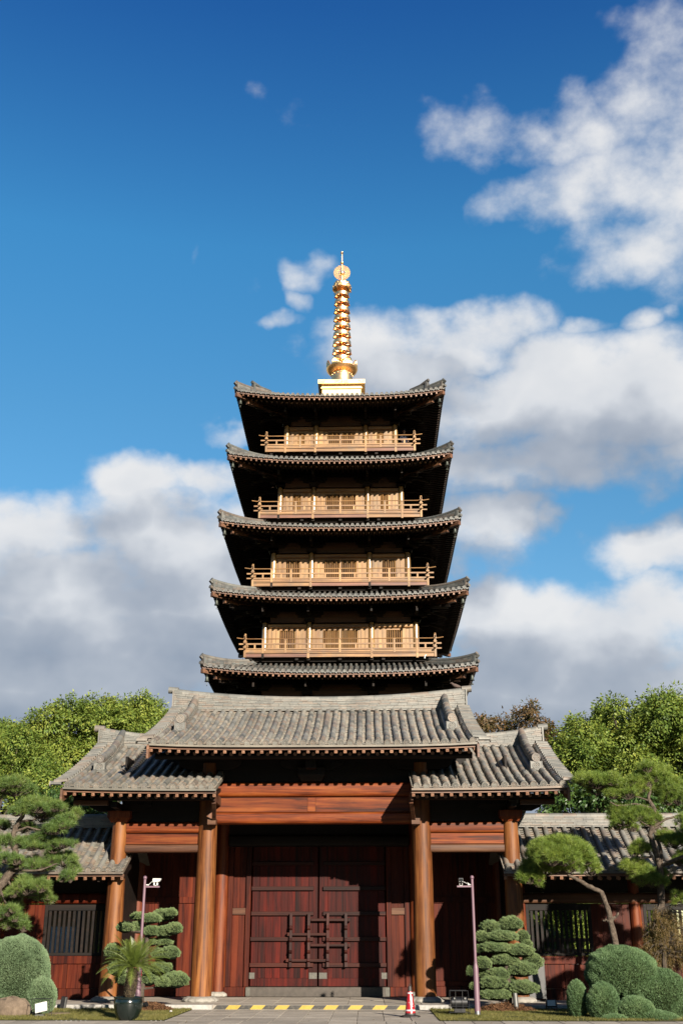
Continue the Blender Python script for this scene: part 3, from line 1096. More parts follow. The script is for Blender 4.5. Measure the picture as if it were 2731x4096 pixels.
        # bargeboard under the gable edge
        bb = MB()
        poly = [(P(xe, k / 10).y, P(xe, k / 10).z - .10) for k in range(11)]
        poly2 = [(y, z - .34) for (y, z) in reversed(poly)]
        bb.prism(poly + poly2, 'x', xe + sg * .02 - .03, xe + sg * .02 + .03)
        bb.build('bargeboard', M['rafter_mid'], roof)
        if descend:
            xd = xe - sg * sp * 2.02
            ss, se = .40, 1.0
            dg = MB()
            stn = 12
            path = [(0, P(xd, ss + (se - ss) * k / stn).y) for k in range(stn + 1)]

            def zl(u):
                return P(xd, ss + (se - ss) * u).z + .03

            def zt(u):
                return zl(u) + .30 - .10 * sin(pi * u) + .06 * u
            course_wall(dg, [(xd, y) for _, y in path], .16, zl, zt, .036, .34)
            d_ = dg.build('descending_ridge', M['tile_ridge'], roof)
            cp = MB()
            q = 7
            for k in range(q):
                u0, u1 = k / q, (k + 1) / q
                a, b = P(xd, ss + (se - ss) * u0), P(xd, ss + (se - ss) * u1)
                cp.tube([(xd, a.y, zt(u0) + .02), (xd, b.y + .01, zt(u1) + .02)], [.105, .096], 10)
            cp.build('ridge_cap', M['tile'], d_, smooth=True)
            a = P(xd, ss)
            hd = MB()
            rosette(hd, .115, a.y - .03, c=(xd, zt(0) + .02))
            hd.box(xd - .145, xd + .145, a.y - .02, a.y + .10, zl(0) - .03, zt(0) - .085)
            rosette(hd, .105, a.y - .022, c=(xd, zl(0) + .10), depth=.016)
            hd.box(xd - .16, xd - .14, a.y - .03, a.y + .11, zl(0) - .04, zt(0) - .075)
            hd.box(xd + .14, xd + .16, a.y - .03, a.y + .11, zl(0) - .04, zt(0) - .075)
            hd.build('ridge_finial', M['tile'], d_)
    # rafters and boards under the eave
    nr = int((x1 - x0 - .1) / raft)
    rf = MB()
    rf.box(-.04, .04, 0, 1.0, -.042, .042)
    for k in range(4):
        t = pi / 4 + k * pi / 2
        rf.add([(.026 * cos(t + pi / 4), -.001, .026 * sin(t + pi / 4)), (.006 * cos(t), -.006, .006 * sin(t)), (.026 * cos(t - pi / 4), -.001, .026 * sin(t - pi / 4))], [(0, 1, 2)])
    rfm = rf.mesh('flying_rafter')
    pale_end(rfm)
    rr = MB()
    rr.tube([(0, 0, 0), (0, 1.3, 0)], .048, 10)
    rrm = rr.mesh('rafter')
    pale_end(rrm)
    shade(rrm)
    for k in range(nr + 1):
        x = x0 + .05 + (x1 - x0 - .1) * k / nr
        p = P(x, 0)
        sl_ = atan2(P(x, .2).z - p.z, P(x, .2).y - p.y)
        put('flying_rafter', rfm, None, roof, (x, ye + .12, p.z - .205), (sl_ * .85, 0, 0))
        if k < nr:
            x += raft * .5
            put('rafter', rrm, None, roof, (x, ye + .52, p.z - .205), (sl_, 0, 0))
    fb = MB()
    for k in range(12):
        xa, xb = x0 + (x1 - x0) * k / 12, x0 + (x1 - x0) * (k + 1) / 12
        za, zb_ = ze + lft(xa), ze + lft(xb)
        vs = []
        for (xx, zz) in ((xa, za), (xb, zb_)):
            vs += [(xx, ye + .09, zz - .165), (xx, ye + .15, zz - .165), (xx, ye + .15, zz - .105), (xx, ye + .09, zz - .105)]
        fb.add(vs, [(0, 4, 5, 1), (1, 5, 6, 2), (2, 6, 7, 3), (3, 7, 4, 0), (0, 1, 2, 3), (7, 6, 5, 4)])
    fb.build('eave_board', M['rafter_mid'], roof)
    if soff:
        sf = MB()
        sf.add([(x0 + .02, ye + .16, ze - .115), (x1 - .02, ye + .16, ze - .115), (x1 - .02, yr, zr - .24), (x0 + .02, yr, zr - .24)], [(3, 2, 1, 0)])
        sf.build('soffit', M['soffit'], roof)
    return roof


# three roofs: the high middle one and the two wings
MAIN = dict(ye=-1.9, ze=6.30, yr=2.6, zr=8.02)
tiled_roof('main_roof', gate, -4.22, 4.26, spacing=.241, lift=0, ends=(True, True), ridge_x=(-4.40, 4.40), ridge_h=.33, ridge_up=.26, indiv=5, **MAIN)
WING = dict(ye=-1.75, ze=5.22, yr=2.6, zr=6.93)
tiled_roof('wing_roof', gate, -6.40, -2.45, spacing=.241, lift=0, ends=(True, False), ridge_x=(-6.56, -4.2), ridge_h=.28, ridge_up=.24, indiv=4, ridge_mid=.62, **WING)
tiled_roof('wing_roof', gate, 2.55, 6.52, spacing=.241, lift=0, ends=(False, True), ridge_x=(4.2, 6.62), ridge_h=.28, ridge_up=.24, indiv=4, ridge_mid=.62, **WING)


def column(parent, x, y, z0, z1, r0, r1, mat, name='column'):
    m = MB()
    prof = []
    for k in range(11):
        u = k / 10
        prof.append((r0 + (r1 - r0) * u ** 1.6, z0 + (z1 - z0) * u))
    m.lathe(prof, 28, (x, y, 0))
    return m.build(name, mat, parent, smooth=True)


def lotus_plinth(parent, x, y, z0, r, h):
    m = MB()
    prof = [(.98, 0), (1.0, .18), (.99, .40), (.93, .62), (.82, .82), (.70, 1.0), (.66, 1.0)]

    def mod(rr, j, t):
        if j in (0, 6):
            return rr
        return rr * (1 + .055 * abs(sin(t * 7)) ** .6 - .03)
    m.lathe([(a * r, b * h) for a, b in prof], 84, (x, y, z0), mod)
    return m.build('plinth', M['plinth'], parent, smooth=True)


def bulge_beam(name, x0, x1, y, z0, z1, d, mat, parent, flat=False):
    """timber with rounded long edges"""
    h = (z1 - z0) / 2
    zc = (z0 + z1) / 2
    poly = []
    for k in range(16):
        t = 2 * pi * (k + .5) / 16
        e = .45 if not flat else .2
        c, s_ = cos(t), sin(t)
        poly.append((y + d / 2 * math.copysign(abs(c) ** e, c), zc + h * math.copysign(abs(s_) ** e, s_)))
    m = MB()
    c_ = .02
    m.prism(poly, 'x', x0, x1)
    return m.build(name, mat, parent, smooth=True)


def slats_between(parent, name, x0, x1, n, y, z0, z1, w, d, mat):
    m = MB()
    m.box(-w / 2, w / 2, -d / 2, d / 2, 0, z1 - z0)
    me = m.mesh(name)
    me.materials.append(mat)
    for k in range(n):
        put(name, me, None, parent, (x0 + (x1 - x0) * (k + .5) / n, y, z0), (0, 0, R.uniform(-.03, .03)))


CX1, CX2 = 2.86, 5.22
for s_ in (-1, 1):
    column(gate, s_ * CX1, 0, PZ + .12, 6.05, .275, .235, M['column'])
    lotus_plinth(gate, s_ * CX1, 0, PZ, .46, .125)
    column(gate, s_ * CX2, 0, PZ + .12, 4.50, .25, .20, M['column'])
    lotus_plinth(gate, s_ * CX2, 0, PZ, .43, .125)
    column(gate, s_ * CX1 * .985, 3.0, PZ + .12, 6.6, .225, .20, M['column_red'])
    lotus_plinth(gate, s_ * CX1 * .985, 3.0, PZ, .34, .12)
    column(gate, s_ * CX2, 3.0, PZ + .12, 5.6, .215, .19, M['column_red'])
    lotus_plinth(gate, s_ * CX2, 3.0, PZ, .34, .12)
    column(gate, s_ * CX1, 5.2, PZ, 6.05, .26, .23, M['column'])
    column(gate, s_ * CX2, 5.2, PZ, 4.5, .24, .20, M['column'])
    # capital on the outer column
    m = MB()
    xc = s_ * CX2
    m.add([(xc - .21, -.21, 4.50), (xc + .21, -.21, 4.50), (xc + .21, .21, 4.50), (xc - .21, .21, 4.50),
           (xc - .30, -.30, 4.62), (xc + .30, -.30, 4.62), (xc + .30, .30, 4.62), (xc - .30, .30, 4.62),
           (xc - .30, -.30, 4.78), (xc + .30, -.30, 4.78), (xc + .30, .30, 4.78), (xc - .30, .30, 4.78)],
          [(0, 1, 5, 4), (1, 2, 6, 5), (2, 3, 7, 6), (3, 0, 4, 7), (4, 5, 9, 8), (5, 6, 10, 9), (6, 7, 11, 10), (7, 4, 8, 11), (8, 9, 10, 11), (3, 2, 1, 0)])
    m.build('capital', M['column_red'], gate)
    # corbel arms above the capital, reaching out to the eave purlin
    m = MB()
    m.box(xc - .08, xc + .08, -.95, .5, 4.80, 4.95)
    m.box(xc - .075, xc + .075, -.55, .4, 4.785, 4.80)
    for q in (-.72, -.36, .36, .72):
        m.box(xc + q - .09, xc + q + .09, -.10, .10, 4.97, 5.08)
    m.prism([(-.85, 4.98), (-.85, 4.90), (-.6, 4.79), (.6, 4.79), (.85, 4.90), (.85, 4.98)], 'y', -.07, .07)
    mm = MB()
    mm.add([(v[0] + xc if abs(v[0]) < 1 else v[0], v[1], v[2]) for v in m.v], m.f)
    mm.build('bracket_set', M['dark_wood'], gate, bevel=.008)
    # wing bay timbers
    xa, xb = sorted((s_ * (CX1 + .22), s_ * (CX2 - .19)))
    bulge_beam('beam', xa, xb, 0, 4.215, 4.51, .24, M['beam'], gate)
    m = MB()
    m.box(xa, xb, -.075, .075, 3.945, 4.205)
    m.build('beam_panel', M['beam'], gate)
    bulge_beam('beam', xa, xb, 0, 3.72, 3.935, .24, M['beam_grey'], gate)
    m = MB()
    m.box(xa - .1, xb + .1, -.03, .06, 4.52, 5.6)
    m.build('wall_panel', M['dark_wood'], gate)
    # eave purlins of the wing
    m = MB()
    m.tube([(s_ * 2.6, -.85, 5.06), (s_ * 6.3, -.85, 5.06)], .085, 12)
    m.tube([(s_ * 2.6, 0.02, 5.36), (s_ * 6.3, 0.02, 5.36)], .10, 12)
    m.build('purlin', M['dark_wood'], gate, smooth=True)
    # gable wall of the wing beyond the outer column, and tie beam stub
    m = MB()
    m.box(*sorted((s_ * (CX2 - .03), s_ * (CX2 + .03))), .22, 2.95, PZ, 6.3)
    m.build('gable_wall', M['dark_wood'], gate)
    bulge_beam('tie_beam', *sorted((s_ * 5.4, s_ * 6.3)), -.85, 4.86, 5.0, .16, M['beam_grey'], gate)
    # beams under the inner end of the wing eave
    m = MB()
    m.box(*sorted((s_ * 2.52, s_ * 2.60)), -1.34, -.1, 4.92, 5.14)
    m.bar((s_ * 2.56, -1.2, 4.93), (s_ * 2.66, -.25, 4.45), .10, .18)
    m.box(*sorted((s_ * 2.58, s_ * 2.80)), -.55, -.24, 4.40, 4.55)
    m.build('eave_bracket', M['beam_grey'], gate)

# middle bay beams
xb = CX1 - .225
bulge_beam('beam', -xb, xb, 0, 5.15, 5.545, .36, M['beam'], gate)
for a, b in ((-xb, -.185), (.0, xb)):
    m = MB()
    m.box(a if a < 0 else .03, b, -.10, .10, 4.765, 5.14)
    m.build('beam_panel', M['beam_grey'] if False else M['beam'], gate)
m = MB()
m.box(-.18, .025, -.115, .115, 4.768, 5.138)
m.build('strut_block', M['beam'], gate)
bulge_beam('beam', -xb, xb, 0, 4.45, 4.755, .34, M['beam'], gate)
m = MB()
m.box(-2.75, 2.75, -.02, .06, 5.55, 6.9)
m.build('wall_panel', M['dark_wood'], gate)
for s_ in (-1, 1):
    m = MB()
    m.box(*sorted((s_ * 3.4, s_ * 4.2)), .9, .98, 5.6, 7.0)
    m.build('wall_panel', M['dark_wood'], gate)
# bracket sets of the middle bay
for xc in (-.08, -CX1, CX1):
    zb = 5.55
    m = MB()
    if abs(xc) < 1:
        m.add([(xc - .27, -.25, zb), (xc + .27, -.25, zb), (xc + .27, .2, zb), (xc - .27, .2, zb),
               (xc - .37, -.36, zb + .16), (xc + .37, -.36, zb + .16), (xc + .37, .2, zb + .16), (xc - .37, .2, zb + .16),
               (xc - .37, -.36, zb + .36), (xc + .37, -.36, zb + .36), (xc + .37, .2, zb + .36), (xc - .37, .2, zb + .36)],
              [(0, 1, 5, 4), (1, 2, 6, 5), (3, 0, 4, 7), (4, 5, 9, 8), (5, 6, 10, 9), (7, 4, 8, 11), (8, 9, 10, 11), (3, 2, 1, 0)])
        m.box(xc - .14, xc + .14, -.72, .2, zb + .28, zb + .62)
    for k, (half, z0) in enumerate(((.86, zb + .36), (1.15, zb + .62))):
        poly = [(-half, z0 + .22), (-half, z0 + .12)] + [(-half * cos(t) * .98, z0 + .12 - .20 * sin(t)) for t in (.35, .7, 1.0)] + \
               [(half * cos(t) * .98, z0 + .12 - .20 * sin(t)) for t in (1.0, .7, .35)] + [(half, z0 + .12), (half, z0 + .22)]
        m2 = MB()
        m2.prism(poly, 'y', -.16 - .02 * k, -.02)
        m.merge(m2, Matrix.Translation((xc, 0, 0)))
        for q in (-half + .1, half - .1):
            m.box(xc + q - .12, xc + q + .12, -.2, .1, z0 + .23, z0 + .36)
    m.box(xc - .09, xc + .09, -1.0, .1, zb + .66, zb + .80)
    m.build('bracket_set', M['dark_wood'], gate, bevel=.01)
m = MB()
m.tube([(-4.2, -.95, 6.12), (4.2, -.95, 6.12)], .09, 12)
m.tube([(-4.2, -.1, 6.52), (4.2, -.1, 6.52)], .11, 12)
m.build('purlin', M['dark_wood'], gate, smooth=True)

# ---- door wall between the middle columns, set back
DY = 3.0
m = MB()
m.box(-2.62, 2.62, DY - .10, DY + .10, 4.18, 6.6)
m.build('lintel_wall', M['dark_wood'], gate)
bulge_beam('lintel', -2.6, 2.6, DY - .12, 4.10, 4.42, .26, M['dark_wood'], gate)
sill = MB()
sill.box(-2.0, 2.0, DY - .22, DY + .05, PZ - .01, PZ + .245)
sill_o = sill.build('door_sill', M['sill_metal'], gate, bevel=.01)
for s_ in (-1, 1):
    pl = MB()
    pl.box(*sorted((s_ * 1.88, s_ * 2.0)), DY - .228, DY - .222, PZ + .02, PZ + .23)
    pl.build('sill_plate', M['plate'], sill_o)
ZB, ZT = PZ + .25, 4.16
for s_ in (-1, 1):
    leaf = MB()
    xo, xi = s_ * 1.90, s_ * .022 + .0
    a, b = sorted((xi, xo))
    leaf.box(a, b, DY - .02, DY + .04, ZB, ZT)
    dl = leaf.build('door_leaf', M['door_bar'], gate)
    # stiles
    for (u0, u1) in ((a, a + (.20 if s_ < 0 else .25)), (b - (.25 if s_ < 0 else .20), b)):
        m = MB()
        m.box(u0, u1, DY - .052, DY - .021, ZB + .01, ZT)
        m.build('stile', M['door'], dl, bevel=.004)
    # planks
    pa, pb = a + (.204 if s_ < 0 else .254), b - (.254 if s_ < 0 else .204)
    ws = [R.uniform(.8, 1.25) for _ in range(7)]
    tot = sum(ws)
    x = pa
    for q in ws:
        w = (pb - pa) * q / tot
        m = MB()
        m.box(x + .003, x + w - .003, DY - .045 + R.uniform(-.004, .003), DY - .021, ZB + .22, ZT)
        m.build('plank', M['door'], dl)
        x += w
    m = MB()
    m.box(pa, pb, DY - .052, DY - .021, ZB + .01, ZB + .215)
    m.build('bottom_rail', M['door'], dl)
    for (z0, z1) in ((.855, .965), (1.535, 1.645), (2.216, 2.326), (2.893, 3.005), (3.582, 3.681)):
        m = MB()
        q0, q1 = (a - .02, b - .11) if s_ < 0 else (a + .11, b + .02)
        m.box(q0, q1, DY - .125, DY - .053, z0, z1)
        m.build('door_batten', M['door_bar'], dl, bevel=.006)
    for (q0, q1) in (((-.25, -.03), (-1.93, -1.78)) if s_ < 0 else ((.03, .25), (1.78, 1.93))):
        m = MB()
        m.box(q0, q1, DY - .06, DY - .0535, .55, .71)
        m.build('metal_plate', M['plate'], dl)
    # lock uprights with stepped noses
    for xc in ((-.77, -.26) if s_ < 0 else (.275, .785)):
        m = MB()
        prof = [(0, .86), (.10, .86), (.10, .98), (.135, 1.02), (.10, 1.10), (.10, 1.20), (.14, 1.24), (.10, 1.30), (.10, 1.50), (.135, 1.55), (.10, 1.62),
                (.10, 1.82), (.14, 1.87), (.10, 1.95), (.10, 2.27), (0, 2.27)]
        m.prism([(DY - .126 - p, z) for p, z in prof], 'x', xc - .037, xc + .037)
        m.build('lock_upright', M['door_upright'], dl)
bars = MB()
for (x0, x1, z) in ((-.21, .92, 2.10), (-.87, .25, 1.715), (-.21, .92, 1.43), (-.90, .25, 1.03)):
    m = MB()
    m.box(x0, x1, DY - .20, DY - .135, z - .035, z + .035)
    m.box(x0 if x0 < -.5 else x1 - .08, x0 + .08 if x0 < -.5 else x1, DY - .215, DY - .12, z - .045, z + .045)
    m.build('lock_bar', M['door_bar'], gate, bevel=.004)
# panels beside the door
for s_ in (-1, 1):
    for nm, x0, x1, z0, z1, yy, mt in (('jamb', 1.945, 2.08, PZ + .245, 4.1, .10, 'panel'), ('side_post', 2.46, 2.60, PZ + .245, 4.1, .09, 'panel'),
                                      ('side_rail', 2.085, 2.455, 2.24, 2.42, .085, 'beam_grey'), ('base_rail', 2.02, 2.62, PZ, PZ + .24, .16, 'panel')):
        m = MB()
        a, b = sorted((s_ * x0, s_ * x1))
        m.box(a, b, DY - yy, DY + .04, z0, z1)
        m.build(nm, M[mt], gate, bevel=.004)
    for (z0, z1) in ((PZ + .245, 2.235), (2.425, 4.1)):
        for (x0, x1) in ((2.085, 2.27), (2.275, 2.455)):
            m = MB()
            a, b = sorted((s_ * x0, s_ * x1))
            m.box(a, b, DY - .03, DY + .03, z0, z1)
            m.build('side_panel', M['panel'], gate)
    # wing bay back wall: planks, base, and a rail
    x = CX1 + .16
    while x < CX2 - .2:
        w = R.uniform(.17, .27)
        w = min(w, CX2 - .19 - x)
        m = MB()
        a, b = sorted((s_ * x, s_ * (x + w - .006)))
        m.box(a, b, DY - .05 + R.uniform(-.004, .004), DY + .04, PZ + .40, 5.4)
        m.build('wall_plank', M['panel'], gate)
        x += w
    for z0, z1, yy in ((PZ, PZ + .26, .14), (PZ + .265, PZ + .395, .09), (2.55, 2.72, .09)):
        m = MB()
        a, b = sorted((s_ * (CX1 + .12), s_ * (CX2 - .16)))
        m.box(a, b, DY - yy, DY + .04, z0, z1)
        m.build('base_rail' if z0 < 2 else 'wall_rail', M['panel'], gate, bevel=.005)
# rear wall under the back roof keeps the gate from being see-through
m = MB()
m.box(-5.2, 5.2, 5.1, 5.25, PZ, 6.0)
m.build('rear_wall', M['panel'], gate)

# ------------------------------------------------------------------ pagoda
PAG = Vector((.09, 30.0, 0))
pagoda = thing('pagoda', 'tall five roofed timber pagoda with golden spire behind the gate', 'pagoda', PAG)
ROT = [Matrix.Rotation(a, 4, 'Z') for a in (0, pi / 2, pi, -pi / 2)]
# eave half width, eave height in the middle, rise at the corners
ROOFS = [(6.80, 14.05, .34), (6.52, 18.07, .36), (6.29, 21.99, .36), (6.03, 25.965, .37), (5.77, 29.96, .34)]
# balcony half width, fascia bottom, column ring half width, column top, inner column
STOREY = [(4.94, 15.23, 3.99, 17.31, 1.64), (4.68, 19.15, 3.65, 21.34, 1.57), (4.44, 23.13, 3.38, 25.33, 1.50), (4.19, 27.22, 3.11, 29.30, 1.42)]
BASE_COL = (4.33, 13.30, 1.70)


def four(m, sides=(0, 1, 2, 3)):
    o = MB()
    for k in sides:
        o.merge(m, ROT[k])
    return o


for ti, (w, ze, lf) in enumerate(ROOFS):
    last = ti == 4
    wtop = 1.25 if last else STOREY[ti][0] - .62
    Dp = w - wtop
    rise = Dp * (.44 if last else .37)

    def H(x, d, w=w, ze=ze, lf=lf, Dp=Dp, rise=rise):
        t = d / Dp
        u = min(1.0, abs(x) / max(.5, w - d * .25))
        return ze + lf * u ** 2.5 * max(0, 1 - .55 * t) + rise * (.80 * t + .20 * t * t)

    def EY(x, w=w):
        return -w - .10 * (abs(x) / w) ** 4
    # shell of pan tiles, four sides
    m = MB()
    nd_, nx = 8, 28
    vs = []
    for j in range(nd_ + 1):
        d = Dp * j / nd_
        for i in range(nx + 1):
            x = (w - d) * (-1 + 2 * i / nx)
            vs.append((x, EY(x) + d if j == 0 else -w + d, H(x, d) - .07))
    fs = [(j * (nx + 1) + i, j * (nx + 1) + i + 1, (j + 1) * (nx + 1) + i + 1, (j + 1) * (nx + 1) + i) for j in range(nd_) for i in range(nx)]
    m.add(vs, fs)
    roof = four(m).build('storey_roof', M['tile_pag'], pagoda)
    if last:
        cp = MB()
        cp.box(-1.5, 1.5, -1.5, 1.5, ze + rise - .4, ze + rise + .02)
        cp.build('roof_top', M['tile_pag'], roof)
    # cover tile rows
    n_rows = int(2 * w / .272)
    sp = 2 * w / n_rows
    side_rows = MB()

    def row(m, x, w=w, Dp=Dp, H=H, EY=EY):
        dmax = max(.25, min(Dp, w - abs(x)))
        nk = max(1, round(dmax / .34))
        r = .082
        A = arc(6, -.2, pi + .2, 1.0)
        for k in range(nk):
            d0, d1 = dmax * k / nk, dmax * (k + 1) / nk
            y0, y1 = (EY(x) if k == 0 else -w + d0), -w + d1
            vs = []
            for (y, z, rr) in ((y0, H(x, d0), r), (y1, H(x, d1), r * .92)):
                vs += [(x + c * rr, y, z + s * rr) for c, s in A]
            m.add(vs, [(q, 7 + q, 8 + q, q + 1) for q in range(6)])
        # round end plate
        n = 12
        y, z = EY(x) - .012, H(x, 0)
        vs = []
        for rr, yy in ((r * 1.08, .03), (r * 1.08, -.012), (r * .80, -.012), (r * .74, .004), (r * .3, .004), (r * .2, -.012)):
            vs += [(x + rr * cos(2 * pi * q / n), y + yy, z + rr * sin(2 * pi * q / n)) for q in range(n)]
        m.add(vs, [(j * n + q, j * n + (q + 1) % n, (j + 1) * n + (q + 1) % n, (j + 1) * n + q) for j in range(5) for q in range(n)] + [tuple(5 * n + q for q in range(n))])
        # drip plate to its right
        xa, xb = x + r * .7, x + sp - r * .7
        za, zb = H(xa, 0), H(xb, 0)
        zc = (za + zb) / 2
        vs = []
        for yy in (-.005, .02):
            vs += [(xa, y + yy, za - .02), ((xa + xb) / 2, y + yy, zc - .045), (xb, y + yy, zb - .02), (xb - .02, y + yy, zb - .075), ((xa + xb) / 2, y + yy, zc - .125), (xa + .02, y + yy, za - .075)]
        m.add(vs, [(0, 1, 4, 5), (1, 2, 3, 4), (5, 4, 10, 11), (4, 3, 9, 10), (0, 6, 7, 1), (1, 7, 8, 2)])

    for i in range(n_rows):
        x = -w + (i + .5) * sp
        m = MB()
        row(m, x)
        o = m.build('tile_row', M['tile_pag'], roof, smooth=True)
        for k in (1, 2, 3):
            side_rows.merge(m, ROT[k])
    tag(side_rows.build('side_tile_rows', M['tile_pag'], roof, smooth=True), kind='stuff')
    # square flying rafters, round rafters behind them, eave board
    nr = int(2 * w / .285)
    side_r = MB()
    for i in range(nr + 1):
        x = -w + .10 + (2 * w - .20) * i / nr
        room = w - abs(x)
        L = min(1.15, max(.18, room + .05))
        y0, z0 = EY(x) + .10, H(x, 0) - .235
        # rafters fan out towards the corners
        fan = .35 * max(0, (abs(x) / w - .62) / .38) * (1 if x > 0 else -1)
        m = MB()
        m.bar((x, y0, z0), (x - fan * L, y0 + L, z0 + .12 * L), .085, .10)
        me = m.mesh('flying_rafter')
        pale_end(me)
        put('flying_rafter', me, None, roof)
        for k in (1, 2, 3):
            side_r.merge(m, ROT[k])
        if i < nr and room > .5:
            x += (2 * w - .2) / nr * .5
            L = min(2.0, max(.2, w - abs(x) - .30))
            y0, z0 = EY(x) + .55, H(x, 0) - .26
            m = MB()
            m.tube([(x, y0, z0), (x - fan * L, y0 + L, z0 + .26 * L)], .055, 8)
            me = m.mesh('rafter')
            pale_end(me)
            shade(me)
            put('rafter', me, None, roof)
            for k in (1, 2, 3):
                side_r.merge(m, ROT[k])
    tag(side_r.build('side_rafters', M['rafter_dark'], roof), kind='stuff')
    m = MB()
    nseg = 30
    for k in range(nseg):
        xa, xb = -w + 2 * w * k / nseg, -w + 2 * w * (k + 1) / nseg
        vs = []
        for xx in (xa, xb):
            y, z = EY(xx) + .07, H(xx, 0)
            vs += [(xx, y, z - .18), (xx, y + .06, z - .18), (xx, y + .06, z - .105), (xx, y, z - .105)]
        m.add(vs, [(0, 4, 5, 1), (1, 5, 6, 2), (2, 6, 7, 3), (3, 7, 4, 0)])
    four(m).build('eave_board', M['rafter_mid'], roof)
    # soffit boards
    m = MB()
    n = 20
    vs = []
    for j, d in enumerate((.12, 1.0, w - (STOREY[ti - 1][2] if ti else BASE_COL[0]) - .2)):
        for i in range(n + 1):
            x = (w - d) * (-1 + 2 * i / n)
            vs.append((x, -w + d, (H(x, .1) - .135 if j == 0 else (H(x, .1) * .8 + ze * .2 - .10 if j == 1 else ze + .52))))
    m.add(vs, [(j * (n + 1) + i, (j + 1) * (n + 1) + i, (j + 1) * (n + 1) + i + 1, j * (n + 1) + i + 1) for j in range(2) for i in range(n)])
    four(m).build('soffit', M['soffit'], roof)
    # hip ridges with upturned finials, corner beams and bells
    for k in range(4):
        hr = MB()
        d1 = Dp

        def hp(d, w=w, H=H):
            return Vector(((w - d), -(w - d), H(w - d, d)))
        st_ = 14
        for q in range(st_):
            for (c0, c1, hw_) in ((0.0, .34, .10), (.34, .62, .115), (.62, .90, .10)):
                A_, B_ = d1 * q / st_, d1 * (q + 1) / st_ - .006
                vs = []
                for d in (A_, B_):
                    p = hp(d)
                    h = .20 + .26 * max(0, 1 - d / 2.2) ** 1.8
                    nn = Vector((1, 1, 0)).normalized() * hw_
                    for (sg, c_) in ((-1, c0), (1, c0), (1, c1), (-1, c1)):
                        vs.append(p + nn * sg + Vector((0, 0, h * c_ - .02)))
                hr.add(vs, [(0, 1, 2, 3), (7, 6, 5, 4), (0, 4, 5, 1), (1, 5, 6, 2), (2, 6, 7, 3), (3, 7, 4, 0)])
        o = MB().merge(hr, ROT[k]).build('hip_ridge', M['tile_pag'], roof)
        cp = MB()
        pts, rad = [], []
        for q in range(12):
            d = d1 * q / 11
            pts.append(hp(d) + Vector((0, 0, .20 + .26 * max(0, 1 - d / 2.2) ** 1.8 + .01)))
            rad.append(.095)
        tip = pts[0] + Vector((.06, -.06, .05))
        cp.tube([tip] + pts, [.105] + rad, 10)
        low = hp(0) + Vector((0, 0, .05))
        cp.tube([low + Vector((.12, -.12, .05)), low + Vector((-.3, .3, -.02))], .092, 10)
        dv = Vector((1, -1, 0)).normalized()
        b0 = hp(.04) + Vector((0, 0, .02))
        cp.bar(b0, b0 + Vector((.02, -.02, .38)), .24, .12, dv)
        cp.bar(b0 + dv * .10 + Vector((0, 0, .30)), b0 + dv * .22 + Vector((0, 0, .40)), .14, .10)
        MB().merge(cp, ROT[k]).build('hip_cap', M['tile_pag'], o, smooth=True)
        if last:
            f2 = MB()
            c0 = hp(.85)
            f2.bar(c0, c0 + Vector((0, 0, .62)), .24, .14, dv)
            f2.tube([c0 + Vector((.10, -.10, .72)), c0 + Vector((-.35, .35, .58)), c0 + Vector((-.9, .9, .60))], [.10, .095, .09], 10)
            f2.bar(c0 + Vector((0, 0, .35)), c0 + Vector((-.9, .9, .48)), .16, .26)
            MB().merge(f2, ROT[k]).build('second_finial', M['tile_pag'], o)
        cb_ = MB()
        c = Vector((w, -w, H(w, 0) - .30))
        cb_.bar(c + Vector((.02, -.02, 0)), c + Vector((-2.2, 2.2, .02)), .20, .22)
        cb_.bar(c + Vector((-.55, .55, -.20)), c + Vector((-2.6, 2.6, -.05)), .20, .20)
        MB().merge(cb_, ROT[k]).build('corner_beam', M['rafter_mid'], roof)
        bl = MB()
        c = Vector((w - .22, -w + .22, H(w, 0) - .44))
        bl.tube([c + Vector((0, 0, .04)), c + Vector((0, 0, -.10))], .012, 6)
        bl.lathe([(.03, -.10), (.075, -.13), (.085, -.22), (.095, -.31), (.125, -.36), (.115, -.36)], 14, c)
        bl.tube([c + Vector((0, 0, -.36)), c + Vector((0, 0, -.50))], .008, 5)
        bl.add([c + Vector(v) for v in ((-.085, 0, -.55), (0, 0, -.50), (.085, 0, -.55), (0, 0, -.60), (0, .02, -.55), (0, -.02, -.55))],
               [(0, 1, 5), (1, 2, 5), (2, 3, 5), (3, 0, 5), (0, 4, 1), (1, 4, 2), (2, 4, 3), (3, 4, 0)])
        MB().merge(bl, ROT[k]).build('bell', M['bronze'], roof, smooth=True)
    # bracket sets under the eave: stepped arms, slanting lever arm
    cw, ctop, ci = (STOREY[ti - 1][2], STOREY[ti - 1][3], STOREY[ti - 1][4]) if ti else BASE_COL
    side_b = MB()
    for x in (-cw, -ci, ci, cw):
        m = MB()
        y = -cw
        b = ctop
        m.add([(x - .20, y - .20, b), (x + .20, y - .20, b), (x + .20, y + .20, b), (x - .20, y + .20, b),
               (x - .27, y - .27, b + .10), (x + .27, y - .27, b + .10), (x + .27, y + .27, b + .10), (x - .27, y + .27, b + .10),
               (x - .27, y - .27, b + .24), (x + .27, y - .27, b + .24), (x + .27, y + .27, b + .24), (x - .27, y + .27, b + .24)],
              [(0, 1, 5, 4), (1, 2, 6, 5), (2, 3, 7, 6), (3, 0, 4, 7), (4, 5, 9, 8), (5, 6, 10, 9), (6, 7, 11, 10), (7, 4, 8, 11), (3, 2, 1, 0)])
